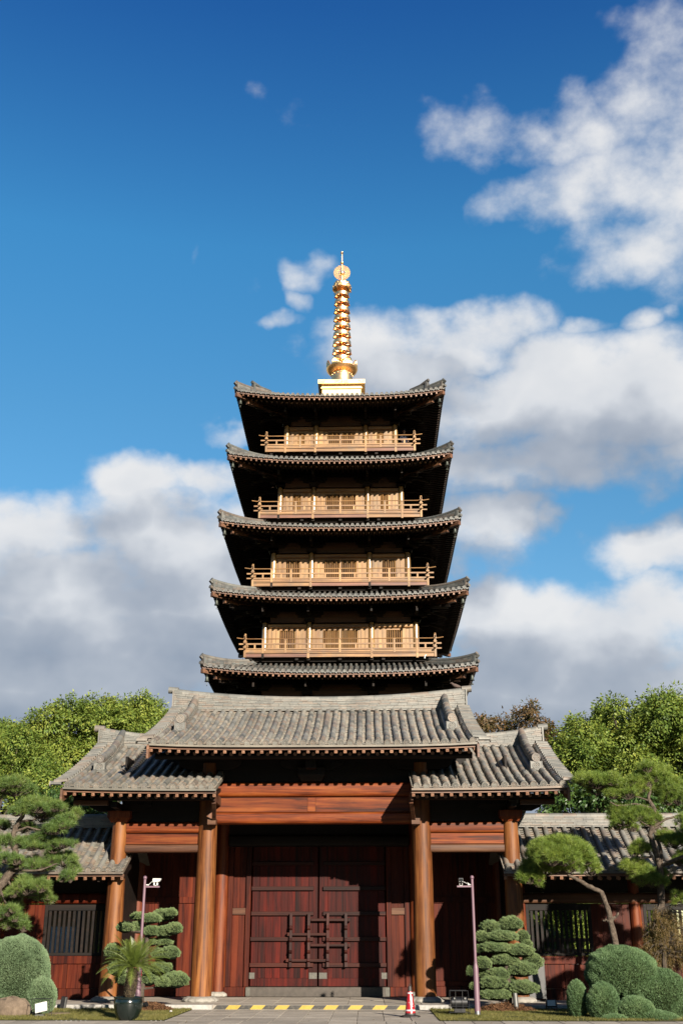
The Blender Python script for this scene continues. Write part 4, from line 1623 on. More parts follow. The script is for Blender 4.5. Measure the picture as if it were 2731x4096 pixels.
        for q in range(3):
            zz = b + .26 + .17 * q
            out = .42 + .40 * q
            m.box(x - .075, x + .075, y - out, y + .1, zz, zz + .13)
            m.box(x - .10, x + .10, y - out - .02, y - out + .18, zz + .131, zz + .169)
            half = .62 + .12 * q
            m.box(x - half, x + half, y - .09 - .001 * q, y + .06, zz + .02, zz + .15)
            for e in (-half + .08, half - .08):
                m.box(x + e - .09, x + e + .09, y - .12, y + .09, zz + .151, zz + .19)
        m.bar((x, y - 1.62, b + .30), (x, y + .2, b + .86), .10, .14)
        m.box(x - .05, x + .05, y - 1.66, y - 1.56, b + .16, b + .42)
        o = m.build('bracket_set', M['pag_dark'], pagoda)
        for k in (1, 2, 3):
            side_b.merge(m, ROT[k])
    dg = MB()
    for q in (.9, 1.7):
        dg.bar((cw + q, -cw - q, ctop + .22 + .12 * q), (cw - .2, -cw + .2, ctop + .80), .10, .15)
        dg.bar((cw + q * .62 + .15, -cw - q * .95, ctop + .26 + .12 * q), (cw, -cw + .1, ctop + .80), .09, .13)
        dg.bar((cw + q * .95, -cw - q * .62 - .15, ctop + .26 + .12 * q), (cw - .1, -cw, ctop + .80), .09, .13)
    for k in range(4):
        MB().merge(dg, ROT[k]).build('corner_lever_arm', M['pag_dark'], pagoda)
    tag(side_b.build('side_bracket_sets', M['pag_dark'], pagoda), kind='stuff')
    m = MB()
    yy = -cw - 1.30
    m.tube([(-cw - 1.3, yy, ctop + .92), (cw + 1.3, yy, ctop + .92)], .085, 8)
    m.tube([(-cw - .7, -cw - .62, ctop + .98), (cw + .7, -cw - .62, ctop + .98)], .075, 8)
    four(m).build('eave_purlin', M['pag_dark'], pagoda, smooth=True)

# ---- storeys: wall, columns, windows, balcony
SOLID = (1, 2, 3)
for si, (bw, fz, cw, ctop, ci) in enumerate([(None, 0, BASE_COL[0], BASE_COL[1], BASE_COL[2])] + STOREY):
    zfl = 8.0 if bw is None else fz + .36
    ztop = ROOFS[si][1] + .60
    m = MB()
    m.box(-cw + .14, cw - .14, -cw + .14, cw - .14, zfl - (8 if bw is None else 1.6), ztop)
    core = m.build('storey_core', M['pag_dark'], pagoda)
    # plank wall above the column heads
    m = MB()
    m.box(-cw, cw, -cw - .015, -cw + .10, ctop + .01, ctop + .62)
    four(m).build('frieze_wall', M['pag_frieze'], pagoda)
    for k in range(4):
        for x in (-cw, -ci, ci):
            p = ROT[k] @ Vector((x, -cw, 0))
            mm = MB()
            r0 = .155
            prof = [(r0, zfl - .2), (r0, zfl + (ctop - zfl) * .5), (r0 * .96, ctop - .25), (r0 * .86, ctop - .06), (r0 * .74, ctop)]
            mm.lathe(prof, 18, (p.x, p.y, 0))
            mm.build('column', M['pag_col'], pagoda, smooth=True)
    side = MB()
    if bw is None:
        continue
    bays = [(-cw + .16, -ci - .16, 1), (-ci + .16, ci - .16, 2), (ci + .16, cw - .16, 1)]
    z1 = ctop - .10
    for (xa, xb, nw) in bays:
        bm_ = MB()
        poly = [(-cw - .12, z1 - .21), (-cw - .15, z1 - .17), (-cw - .15, z1 - .05), (-cw - .12, z1), (-cw + .1, z1), (-cw + .1, z1 - .21)]
        bm_.prism(poly, 'x', xa, xb)
        bm_.build('lintel_beam', M['pag_wood_x'], pagoda)
        side.merge(bm_)
        zt, zb = z1 - .24, zfl + .02
        wz = zt - .08
        # boards and windows
        wl = (xb - xa)
        if nw == 1:
            wins = [(xa + wl * .36, xb - wl * .36)] if si > 2 else [(xa + wl * .31, xb - wl * .28)]
        else:
            mid = (xa + xb) / 2
            wins = [(xa + wl * .19, mid - .055), (mid + .055, xb - wl * .19)]
        edges = [xa] + [e for w_ in wins for e in w_] + [xb]
        for q in range(0, len(edges), 2):
            a, b = edges[q], edges[q + 1]
            nb = 1 if b - a < .2 else (2 if b - a < .55 else 3)
            for i in range(nb):
                m = MB()
                u0, u1 = a + (b - a) * i / nb, a + (b - a) * (i + 1) / nb
                prd = .035 if (nb == 1 or (i + q) % 2 == 0) else .01
                m.box(u0 + .003, u1 - .003, -cw - prd, -cw + .05, zb, zt)
                m.build('wall_board', M['pag_wood_z'], pagoda)
                side.merge(m)
        m = MB()
        m.box(xa, xb, -cw - .045, -cw + .04, zt + .003, z1 - .213)
        m.build('head_rail', M['pag_wood_x'], pagoda)
        side.merge(m)
        for (a, b) in wins:
            m = MB()
            m.box(a, b, -cw - .03, -cw + .04, wz, zt)
            m.box(a, b, -cw - .03, -cw + .04, zfl + .02, zfl + .34)
            wo = m.build('window', M['pag_wood_x'], pagoda)
            side.merge(m)
            pn = MB()
            pn.box(a, b, -cw + .08, -cw + .10, zfl + .34, wz)
            pn.build('pane', M['pag_frieze'], wo)
            ns = max(5, int((b - a) / .105))
            sm = MB()
            sm.prism([(0, -.042), (.03, 0), (0, .042), (-.03, 0)], 'z', zfl + .342, wz - .002)
            me = sm.mesh('slat')
            me.materials.append(M['pag_wood_z'])
            for i in range(ns):
                xx = a + (b - a) * (i + .5) / ns
                put('slat', me, None, wo, (xx, -cw, 0), (0, 0, R.uniform(-.1, .1)))
                side.merge(sm, Matrix.Translation((xx, -cw, 0)))
    tag(four(side, SOLID).build('side_walls', M['pag_wood_z'], pagoda), kind='stuff')
    # ---- balcony
    fl = MB()
    fl.box(-bw + .08, bw - .08, -bw + .08, bw - .08, fz + .10, fz + .30)
    bal = fl.build('balcony', M['pag_dark'], pagoda)
    m = MB()
    for (q, z0, z1_) in ((.75, fz - .28, fz - .02), (.35, fz - .16, fz + .1)):
        m.box(-bw + q, bw - q, -bw + q, bw - q, z0, z1_)
    for x in (-bw + .3, -ci - .6, -ci, 0, ci, ci + .6, bw - .3):
        m.box(x - .08, x + .08, -bw + .12, -bw + 1, fz - .14, fz + .02)
    m.build('balcony_brackets', M['pag_dark'], bal)
    sb = MB()

    def piece(name, mb, mat='pag_wood_x', bal=bal, sb=sb):
        mb.build(name, M[mat], bal)
        sb.merge(mb)
    y = -bw
    posts = [-cw, -ci, ci, cw] + [-(cw + ci) / 2, 0, (cw + ci) / 2]
    seg = [-bw, -ci, ci, bw]
    for a, b in zip(seg[:-1], seg[1:]):
        m = MB()
        m.box(a + .004, b - .004, y, y + .09, fz, fz + .165)
        piece('fascia_board', m, 'pag_wood_x' if R.random() > .4 else 'pag_red')
        m = MB()
        m.box(a + .004, b - .004, y - .03, y + .09, fz + .195, fz + .245)
        piece('ledge', m)
        m = MB()
        m.box(a + .004, b - .004, y + .01, y + .06, fz + .275, fz + .37)
        piece('lower_board', m)
    for z0, z1_, ext in ((.40, .465, .30), (.66, .735, .30)):
        m = MB()
        m.box(-bw - ext, bw + ext, y + .0, y + .065, fz + z0, fz + z1_)
        piece('rail', m)
    m = MB()
    pts = [(-bw - .42, y + .03, fz + 1.03), (-bw - .15, y + .03, fz + .985), (-bw + .3, y + .03, fz + .97), (bw - .3, y + .03, fz + .97), (bw + .15, y + .03, fz + .985), (bw + .42, y + .03, fz + 1.03)]
    m.tube(pts, .027, 8)
    piece('top_rail', m)
    for x in posts:
        m = MB()
        m.box(x - .05, x + .05, y - .012, y + .075, fz + .25, fz + .93)
        m.box(x - .07, x + .07, y - .03, y + .09, fz + .90, fz + .945)
        piece('rail_post', m, 'pag_wood_z')
    for x in (-ci, ci, -cw, cw):
        m = MB()
        m.box(x - .06, x + .06, y - .022, y + .10, fz - .06, fz + .19)
        piece('fascia_clamp', m, 'pag_dark' if R.random() < .3 else 'pag_wood_z')
    xs = sorted(posts + [-bw + .1, bw - .1])
    for a, b in zip(xs[:-1], xs[1:]):
        x = (a + b) / 2
        m = MB()
        m.box(x - .045, x + .045, y + .008, y + .058, fz + .466, fz + .659)
        piece('short_post', m, 'pag_wood_z')
    for sx_ in (-1, 1):
        m = MB()
        x = sx_ * (bw - .02)
        m.box(x - .055, x + .055, y - .04, y + .07, fz - .02, fz + 1.16)
        m.lathe([(.05, 0), (.062, .03), (.05, .075), (.015, .09)], 8, (x, y + .015, fz + 1.16))
        for zz in (.48, .75, .93):
            m.box(x - .085, x + .085, y - .07, y + .10, fz + zz, fz + zz + .07)
        m.build('corner_post', M['pag_wood_z'], bal)
    tag(four(sb, SOLID).build('side_railing', M['pag_wood_x'], bal), kind='stuff')

# ---- golden spire
SZ = 31.53
spire = MB().box(-1.17, 1.17, -1.17, 1.17, SZ - .2, SZ + 1.20)
sp_o = spire.build('spire', M['gold_box'], pagoda)
m = MB()
m.box(-1.25, 1.25, -1.25, 1.25, SZ + 1.205, SZ + 1.27)
m.box(-1.20, 1.20, -1.20, 1.20, SZ + 1.28, SZ + 1.44)
m.box(-1.42, 1.42, -1.42, 1.42, SZ + 1.45, SZ + 1.72)
# chased scrollwork on the slab edge
for x0, x1 in ((-1.40, -1.0), (-.42, .42), (1.0, 1.40)):
    for k in range(int((x1 - x0) / .028) * 2):
        xx, zz = R.uniform(x0, x1), SZ + 1.48 + R.uniform(0, .20)
        s_ = R.uniform(.012, .028)
        m.add([(xx - s_, -1.4215, zz), (xx, -1.4215, zz - s_), (xx + s_, -1.4215, zz), (xx, -1.4215, zz + s_), (xx, -1.44, zz)], [(0, 1, 4), (1, 2, 4), (2, 3, 4), (3, 0, 4)])
m.build('pedestal_slab', M['gold_box'], sp_o)
z0 = 33.72
m = MB()
m.lathe([(.70, -.47), (.72, -.42), (.66, -.32), (.655, .10), (.655, .50), (.63, .62), (.60, .70), (.55, .78), (.48, .84)], 36, (0, 0, z0), lambda r, j, t: r * (1 + (.03 * abs(sin(t * 9)) if j in (1, 2) else (.02 * abs(sin(t * 14)) if j in (5, 6) else 0))))
for k in range(16):
    t = 2 * pi * k / 16
    m.ellipsoid((.655 * cos(t), .655 * sin(t), z0 + .5), (.05, .05, .05), 8, 5)
m.build('drum', M['gold'], sp_o, smooth=True)
m = MB()
m.lathe([(.50, .62), (.78, .70), (.92, .82), (.98, .96), (.95, .98), (.80, .90), (.5, .86)], 40, (0, 0, z0))
m.build('bowl', M['gold'], sp_o, smooth=True)
for k in range(8):
    t0 = 2 * pi * (k + .5) / 8
    m = MB()
    nu, nv = 10, 7
    vs = []
    for j in range(nv + 1):
        v = j / nv
        for i in range(nu + 1):
            u = -1 + 2 * i / nu
            spread = .38 * (1 - .72 * max(0, v - .35) ** 1.1)
            lob = .05 * abs(cos(u * pi * 2.5)) * v
            r = .93 + .10 * v - .10 * v * v + .035 * cos(u * pi * 5) * v + .06 * max(0, v - .8) * 5 * .4
            a = t0 + u * spread
            vs.append((r * cos(a), r * sin(a), z0 + .84 + v * (.52 - .12 * u * u) + lob))
    m.add(vs, [(j * (nu + 1) + i, j * (nu + 1) + i + 1, (j + 1) * (nu + 1) + i + 1, (j + 1) * (nu + 1) + i) for j in range(nv) for i in range(nu)])
    o = m.build('lotus_leaf', M['gold'], sp_o, smooth=True)
    md = o.modifiers.new('thick', 'SOLIDIFY')
    md.thickness = .035
# shaft with nine openwork rings
m = MB()
m.tube([(0, 0, z0 + .8), (0, 0, 40.9)], [.16, .10], 14)
m.build('shaft', M['gold'], sp_o, smooth=True)
NRING = 9
bellm = MB()
bellm.tube([(0, 0, 0), (0, 0, -.04)], .008, 5)
bellm.lathe([(.010, -.02), (.022, -.035), (.027, -.08), (.036, -.11), (.03, -.11)], 9)
bell_me = bellm.mesh('ring_bell')
bell_me.materials.append(M['gold'])
shade(bell_me)
for k in range(NRING):
    u = k / (NRING - 1)
    z = 35.20 + (39.95 - 35.20) * u ** .985
    r = .60 - .145 * u
    m = MB()
    h = .21
    m.lathe([(r, 0), (r, h), (r - .05, h), (r - .05, 0), (r, 0)], 36, (0, 0, z), caps=False)
    # hub collar and radiating arms with scroll clusters
    m.lathe([(.15, -.20), (.18, -.17), (.18, -.10), (.14, -.06), (.14, h)], 20, (0, 0, z))
    for q in range(8):
        t = 2 * pi * (q + .5) / 8
        d_ = Vector((cos(t), sin(t), 0))
        m.bar(Vector((0, 0, z + .09)) + d_ * .12, Vector((0, 0, z + .09)) + d_ * (r - .03), .10, .12)
        for w_ in range(5):
            rr = R.uniform(.24, r - .10)
            tt = t + R.uniform(-.22, .22)
            m.ellipsoid((rr * cos(tt), rr * sin(tt), z + R.uniform(.03, .12)), (.026, .026, .022), 6, 4)
    ring = m.build('ring', M['gold'], sp_o, smooth=True)
    for q in range(8):
        t = 2 * pi * q / 8 + .0
        put('ring_bell', bell_me, None, ring, ((r + .005) * cos(t), (r + .005) * sin(t), z + .03))
# canopy, petals, flame disc, jewel, finial
zc = 40.46
m = MB()
m.lathe([(.10, -.10), (.58, .0), (.60, .02), (.60, .24), (.56, .26), (.10, .28)], 40, (0, 0, zc))
for k in range(70):
    t = R.uniform(0, 2 * pi)
    m.ellipsoid((.60 * cos(t), .60 * sin(t), zc + R.uniform(.05, .21)), (.022, .022, .03), 6, 4)
can = m.build('canopy', M['gold'], sp_o, smooth=True)
for q in range(8):
    t = 2 * pi * (q + .25) / 8
    put('ring_bell', bell_me, None, can, (.585 * cos(t), .585 * sin(t), zc + .0))
for q in range(10):
    t = 2 * pi * q / 10 + .15
    m = MB()
    m.ellipsoid((0, 0, 0), (.085, .17, .19), 12, 8)
    mm = Matrix.Translation((.43 * cos(t), .43 * sin(t), zc + .33)) @ Matrix.Rotation(t, 4, 'Z') @ Matrix.Rotation(.25, 4, 'Y')
    MB().merge(m, mm).build('petal', M['gold'], can, smooth=True)
m = MB()
m.tube([(0, 0, zc + .25), (0, 0, 42.4)], [.06, .045], 10)
m.tube([(0, 0, 42.4), (0, 0, 43.3)], [.045, .038], 10)
zj = 41.72
m.ellipsoid((0, 0, zj), (.175, .175, .175), 18, 10)
m.ellipsoid((0, 0, 42.55), (.105, .105, .10), 14, 8)
m.lathe([(.06, -.10), (.10, -.06), (.09, -.02)], 12, (0, 0, 42.5))
m.ellipsoid((0, 0, 43.33), (.085, .085, .085), 14, 8)
m.lathe([(.05, -.12), (.085, -.09), (.07, -.03)], 12, (0, 0, 43.3))
m.build('finial', M['gold'], sp_o, smooth=True)
for half in (-1, 1):
    m = MB()
    for ringi in range(8):
        r = .225 + ringi * .042
        nseg = int(10 + ringi * 3.2)
        for q in range(nseg):
            t = pi / 2 - half * (pi * (q + .5 * (ringi % 2)) / nseg)
            px_, pz_ = r * cos(t) * 1.0, r * sin(t) * 1.05
            if half * px_ < .03:
                continue
            d1 = Vector((-sin(t), 0, cos(t)))
            d2 = Vector((cos(t), 0, sin(t)))
            c = Vector((px_, 0, zj + .05 + pz_))
            s1 = pi * r / nseg * .48
            n = 6
            m.tube([c + d1 * (s1 * cos(2 * pi * k / n)) + d2 * (.021 * sin(2 * pi * k / n)) for k in range(n + 1)], .0085, 4, caps=False)
    m.build('flame_disc', M['gold_box'], sp_o, smooth=True)
for (ax,) in ((0,),):
    m = MB()
    for ringi in range(7):
        r = .225 + ringi * .042
        for q in range(18):
            t = -pi / 2 + pi * 2 * q / 18
            m.ellipsoid((0, r * cos(t), zj + .05 + r * sin(t)), (.012, .02, .02), 5, 4)
    m.build('flame_disc', M['gold_box'], sp_o, smooth=True)

# ------------------------------------------------------------------ roofed side walls with lattice windows
def side_wall(s_, label):
    wall = thing('garden_wall', label, 'wall', (0, 0, 0), group='roofed walls beside the gate')
    x_in, x_out = 4.92, 11.5
    a, b = sorted((s_ * x_in, s_ * x_out))
    TILE_BUDGET[0] = 110
    tiled_roof('wall_roof', wall, a, b, ye=-.62, ze=3.26, yr=1.6, zr=4.53, spacing=.262, lift=0, ends=(False, False), ridge_x=(a + (.45 if s_ > 0 else 0), b - (.45 if s_ < 0 else 0)),
               ridge_h=.27, ridge_up=0.0, indiv=4, descend=False, eave_lift=0.0)
    WY = 1.0
    # posts
    for x in (5.52, 8.55, 10.9):
        column(wall, s_ * x, WY if x > 6 else WY, PZ, 3.1, .17 if x > 6 else .13, .15 if x > 6 else .12, M['column_red'], 'post')
    a, b = sorted((s_ * 5.4, s_ * 11.4))
    bulge_beam('beam', a, b, WY - .05, 2.475, 2.745, .22, M['beam_grey'] if s_ > 0 else M['panel'], wall)
    m = MB()
    m.box(a, b, WY - .04, WY + .05, 2.75, 3.7)
    m.build('wall_panel', M['dark_wood'], wall)
    m = MB()
    m.tube([(a, -.05, 3.16), (b, -.05, 3.16)], .07, 10)
    m.build('purlin', M['dark_wood'], wall, smooth=True)
    for x in (5.6, 7.1, 8.55, 10.0):
        m = MB()
        m.box(*sorted((s_ * (x - .06), s_ * (x + .06))), -.28, WY, 2.98, 3.12)
        m.build('bracket_arm', M['dark_wood'], wall)
    # lattice windows
    for (x0, x1, n) in ((5.72, 7.28, 12), (8.85, 10.5, 12)):
        if s_ < 0:
            x0, x1 = x0 - .06, x1 - .06
        qa, qb = sorted((s_ * x0, s_ * x1))
        m = MB()
        m.box(qa - .09, qa, WY - .05, WY + .05, 1.20, 2.47)
        m.box(qb, qb + .09, WY - .05, WY + .05, 1.20, 2.47)
        m.box(qa, qb, WY - .05, WY + .05, 2.30, 2.47)
        m.box(qa, qb, WY - .05, WY + .05, 1.17, 1.245)
        win = m.build('lattice_window', M['dark_wood'], wall, bevel=.005)
        slats_between(win, 'slat', qa, qb, n, WY, 1.246, 2.299, .066, .06, M['dark_wood'])
        # planks to the right and left of the window
    def planks(x0, x1, z0, z1):
        x = x0
        while x < x1 - .02:
            w = min(R.uniform(.20, .34), x1 - x)
            m = MB()
            m.box(*sorted((s_ * (x + .003), s_ * (x + w - .003))), WY - .035 + R.uniform(-.006, .006), WY + .035, z0, z1)
            m.build('plank', M['panel'], wall)
            x += w
    off = -.06 if s_ < 0 else 0
    planks(5.4, 5.63 + off, 1.17, 2.47)
    planks(7.37 + off, 8.76 + off, 1.17, 2.47)
    planks(10.6, 11.4, 1.17, 2.47)
    planks(5.4, 11.4, .37, .965)
    m = MB()
    m.box(a, b, WY - .085, WY + .05, .97, 1.165)
    m.build('rail', M['panel'], wall, bevel=.008)
    m = MB()
    m.box(a, b, WY - .10, WY + .05, PZ - .01, .365)
    m.build('base_rail', M['panel'], wall, bevel=.008)
    for x in (6.62, 7.95, 9.3):
        m = MB()
        m.box(*sorted((s_ * (x - .05), s_ * (x + .05))), WY - .06, WY + .03, .366, .969)
        m.build('stud_post', M['panel'], wall)
    return wall


side_wall(-1, 'roofed timber wall with lattice window left of the gate')
side_wall(1, 'roofed timber wall with lattice window right of the gate')

# ------------------------------------------------------------------ vegetation
def unit(v):
    return v / np.maximum(1e-9, np.linalg.norm(v, axis=1))[:, None]


def rand_dirs(n, rs=NR):
    return unit(rs.normal(size=(n, 3)))


def leaf_quads(P, D, Wv, L, W):
    """pointed leaves: base, shoulders, tip, slightly folded"""
    L, W = np.asarray(L)[:, None], np.asarray(W)[:, None]
    S_ = unit(np.cross(D, Wv))
    nrm = unit(np.cross(S_, D))
    mid = P + D * L * .45 + nrm * W * .15
    return np.stack([P, mid - S_ * W / 2, P + D * L, mid + S_ * W / 2], 1)


def blades(P, D, L, W, rs=NR):
    S_ = unit(np.cross(D, rand_dirs(len(P), rs))) * (np.asarray(W)[:, None] / 2)
    return np.stack([P - S_, P + S_, P + D * np.asarray(L)[:, None]], 1)


def px_ball(x, y, Y, rx):
    """photo position and pixel radius at depth Y -> centre and metres"""
    c = at(x, y, Y)
    e = at(x + rx, y, Y)
    return c, (e - c).length


# ---- broad-leaved trees behind the gate
def broad_tree(name, label, cat, base, puffs, mat, leaves, leaf=.16, trunk_r=.25, trunk_mat='bark_dark', group=None, limb_to=12, droop=.55, sparse=False):
    base = Vector(base)
    t = thing(name, label, cat, base, group=group)
    rs = np.random.RandomState(int(abs(base.x * 31 + base.y * 17)) + 5)
    C = np.array([tuple(Vector(c) - base) for c, r in puffs])
    Rr = np.array([r for c, r in puffs])
    wgt = Rr ** 2 / np.sum(Rr ** 2)
    # sprays: drooping tufts set over the surface of every puff, lit on top and dark between
    ns = max(40, leaves // 60)
    pi_ = rs.choice(len(puffs), ns, p=wgt)
    sd = rand_dirs(ns, rs)
    sd[:, 2] = np.where(sd[:, 2] < -.45, -sd[:, 2], sd[:, 2])
    sc0 = C[pi_] + sd * (Rr[pi_] * (1 - .40 * rs.rand(ns) ** 2))[:, None] * np.array([1, 1, .88])
    idx = rs.randint(0, ns, leaves)
    d = sd[idx]
    sz_ = (.07 + .10 * rs.rand(ns))[idx][:, None] * (leaf / .12)
    g3 = rs.normal(size=(leaves, 3)) * sz_ * np.array([1, 1, .75])
    P = sc0[idx] + g3
    P[:, 2] -= .45 * np.sum(g3[:, :2] ** 2, axis=1) / sz_[:, 0]
    D = unit(d * .45 + unit(g3) * .55 + rand_dirs(leaves, rs) * .45 + np.array([0, 0, -droop]))
    L = rs.uniform(.65, 1.25, leaves) * leaf
    V = leaf_quads(P, D, d + rand_dirs(leaves, rs) * .5, L, L * rs.uniform(.40, .56, leaves))
    cr = npmesh('crown', V, 4, mat, t)
    m = MB()
    top = Vector(tuple(C[np.argmax(C[:, 2])])) * .72
    top.z = max(top.z, 2.0)
    pts = [Vector((0, 0, -.05)), Vector((R.uniform(-.1, .1), R.uniform(-.1, .1), top.z * .35)), Vector((top.x * .4, top.y * .4, top.z * .7)), top]
    m.tube(pts, [trunk_r * 1.25, trunk_r, trunk_r * .7, trunk_r * .3], 10)
    m.build('trunk', M[trunk_mat], t, smooth=True)
    m = MB()
    for q in range(min(limb_to, len(puffs))):
        e = Vector(tuple(C[q]))
        s0 = Vector((0, 0, 0)).lerp(top, R.uniform(.35, .75))
        s0.x, s0.y = pts[2].x * .8, pts[2].y * .8
        mid = s0.lerp(e, .5) + Vector((R.uniform(-.2, .2), R.uniform(-.2, .2), R.uniform(0, .3)))
        m.tube([s0, mid, e], [trunk_r * .34, trunk_r * .22, trunk_r * .08], 6)
        if sparse:
            for z in range(5):
                dd = Vector(tuple(rand_dirs(1, rs)[0])) * Rr[q]
                dd.z = abs(dd.z)
                m.tube([e, e + dd * .6, e + dd], [.03, .018, .006], 4)
    m.build('limb', M[trunk_mat], t, smooth=True)
    return t


def puff_field(outline, Y, depth, n, rmin, rmax, seed):
    """fill a crown outlined by photo ellipses with leaf puffs at real depth"""
    rs = random.Random(seed)
    out = []
    for (x, y, rx, ry) in outline:
        c, Rx = px_ball(x, y, Y, rx)
        Rz = Rx * ry / rx
        for k in range(n):
            while True:
                u = Vector((rs.uniform(-1, 1), rs.uniform(-1, 1), rs.uniform(-1, 1)))
                if .35 < u.length < 1:
                    break
            r = rs.uniform(rmin, rmax)
            out.append((c + Vector((u.x * max(.1, Rx - r * .55), u.y * depth, u.z * max(.1, Rz - r * .55))), r))
    return out


S68 = 1.7417
cam_l = [(x * S68, (y + 20) * S68, rx * S68, ry * S68) for (x, y, rx, ry) in
         ((250, 1665, 130, 84), (120, 1675, 85, 92), (320, 1632, 62, 56), (200, 1740, 150, 90), (270, 1720, 110, 70), (215, 1655, 75, 72), (60, 1700, 70, 70), (285, 1650, 70, 62))]
broad_tree('camphor_tree', 'large round camphor tree rising behind the left wing roof', 'tree', (-9.6, 15.5, 0), puff_field(cam_l, 15.5, 2.2, 12, .5, 1.05, 3), M['camphor'], 112000, .125, .32)
cam_l2 = [(x * S68, y * S68, rx * S68, ry * S68) for (x, y, rx, ry) in ((40, 1790, 130, 110), (-60, 1740, 110, 100), (130, 1830, 70, 60))]
broad_tree('camphor_tree', 'yellow green camphor tree at the left edge above the pine', 'tree', (-13.2, 12.0, 0), puff_field(cam_l2, 12.0, 2.0, 13, .6, 1.1, 4), M['camphor'], 75000, .12, .28)
cam_r = [(x * S68, (y + 20) * S68, rx * S68, ry * S68) for (x, y, rx, ry) in
         ((1425, 1665, 110, 85), (1500, 1650, 80, 72), (1400, 1760, 125, 90), (1520, 1760, 110, 100), (1310, 1740, 50, 75), (1600, 1690, 90, 100), (1345, 1690, 62, 72), (1450, 1710, 110, 80))]
broad_tree('camphor_tree', 'bright yellow green camphor tree at the right edge behind the wall', 'tree', (12.2, 12.5, 0), puff_field(cam_r, 12.5, 2.2, 12, .5, 1.05, 5), M['camphor'], 112000, .13, .32)
cam_d = [(x * S68, y * S68, rx * S68, ry * S68) for (x, y, rx, ry) in ((1345, 1840, 110, 45), (1470, 1850, 110, 45))]
broad_tree('dark_tree', 'shaded dark green tree low behind the right wall ridge', 'tree', (9.9, 11.0, 0), puff_field(cam_d, 11.0, 1.2, 9, .5, .9, 6), M['camphor_dark'], 16000, .15, .20)
cam_dl = [(x * S68, y * S68, rx * S68, ry * S68) for (x, y, rx, ry) in ((205, 1840, 60, 40), (150, 1850, 70, 45))]
broad_tree('dark_tree', 'shaded dark green tree low under the left wing eave', 'tree', (-7.9, 7.5, 0), puff_field(cam_dl, 7.5, .8, 10, .4, .7, 8), M['camphor_dark'], 11000, .13, .16)
brn = [(x * S68, y * S68, rx * S68, ry * S68) for (x, y, rx, ry) in ((1112, 1662, 14, 18), (1150, 1660, 10, 14), (1185, 1655, 26, 26), (1212, 1635, 24, 22), (1235, 1665, 26, 26), (1258, 1690, 16, 30), (1205, 1690, 40, 20))]
broad_tree('russet_tree', 'sparse reddish brown autumn tree behind the right wing ridge', 'tree', (6.0, 19.0, 0), puff_field(brn, 19.0, .8, 4, .28, .46, 9), M['brown_leaf'], 5200, .16, .14, limb_to=28, sparse=True)
# garden planting seen through the lattice windows
k_ = 0
for (x, y, z, r, lab) in ((6.2, 6.5, 1.0, .6, 'leafy garden shrub behind the right lattice window'), (-6.6, 7.5, .9, .7, 'leafy garden shrub behind the left lattice window')):
    pf = []
    for q in range(9):
        pf.append((Vector((x + R.uniform(-.7, .7), y + R.uniform(-.4, .4), z + R.uniform(-.6, .9))), r * R.uniform(.45, .7)))
    broad_tree('garden_shrub', lab, 'shrub', (x, y, -.02), pf, M['camphor_dark'] if k_ != 1 else M['camphor'], 6000, .11, .06, limb_to=6)
    k_ += 1
# tree belt added behind the viewer to block low sky fill
rs = np.random.RandomState(404)
n = 30000
bx_ = rs.uniform(-75, 75, n)
tops = 12.0 + 1.6 * np.sin(bx_ * .31) + 1.2 * np.sin(bx_ * .83 + 1)
P = np.stack([bx_, -47 + rs.uniform(-1.5, 1.5, n), rs.rand(n) * tops], 1)
D = unit(rand_dirs(n, rs) + np.array([0, .3, -.3]))
L = rs.uniform(.5, 1.1, n)
belt = npmesh('sky_block_trees', leaf_quads(P, D, rand_dirs(n, rs), L, L * .6), 4, M['camphor_dark'])
tag(belt, 'unseen belt of leafy trees added to block low sky light', 'trees', kind='stuff')
# hedges closing the courtyard
for (xa, xb, lab) in ((4.6, 14.0, 'tall green hedge at the back of the courtyard behind the right lattice'), (-14.0, -4.6, 'tall green hedge at the back of the courtyard behind the left lattice')):
    hx = (xa + xb) / 2
    t = thing('hedge', lab, 'hedge', (hx, 19.0, -.02))
    rs = np.random.RandomState(int(abs(xa * 10)))
    n = 26000
    P = np.stack([rs.uniform(xa - hx, xb - hx, n), rs.uniform(-.75, -.52, n) + .12 * np.sin(rs.uniform(0, 40, n)), rs.uniform(0, 3.5, n)], 1)
    D = unit(rand_dirs(n, rs) + np.array([0, -.6, -.2]))
    L = rs.uniform(.07, .15, n)
    npmesh('foliage', leaf_quads(P, D, rand_dirs(n, rs), L, L * .5), 4, M['camphor'], t)
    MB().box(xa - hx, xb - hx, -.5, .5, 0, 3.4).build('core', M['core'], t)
# timber rail, slab bench and a small building in the courtyard behind the lattices
t = thing('garden_railing', 'low timber railing in the courtyard behind the right lattice', 'railing', (6.9, 5.2, 0))
for q in range(6):
    MB().box(-1.5 + q * .58, -1.42 + q * .58, -.04, .04, 0, 1.62).build('post', M['rafter'], t)
for z in (1.28, 1.58):
    MB().box(-1.6, 1.65, -.055, -.041, z - .06, z + .04).build('rail', M['rafter'], t)
o = MB().box(-.9, .9, -.3, .3, 0, .1).box(-.8, -.6, -.25, .25, -.9, -.001).box(.6, .8, -.25, .25, -.9, -.001).build('stone_bench', M['pale_wall'], loc=(7.6, 4.6, 1.2), bevel=.02)
tag(o, 'pale stone slab table in the courtyard behind the right lattice', 'bench')
o.location.z = .9
t = thing('garden_building', 'small ochre walled building with grey roof behind the left lattice', 'building', (-8.3, 9.5, 0))
MB().box(-1.3, 1.6, 0, 2.5, 0, 2.75).build('wall', M['shed_wall'], t)
MB().box(-1.1, -.1, -.02, -.004, .2, 2.0).build('door', M['pale_wall'], t)
MB().prism([(-.7, 2.76), (1.25, 3.6), (3.2, 2.76)], 'x', -1.7, 2.0).build('roof', M['tile'], t)


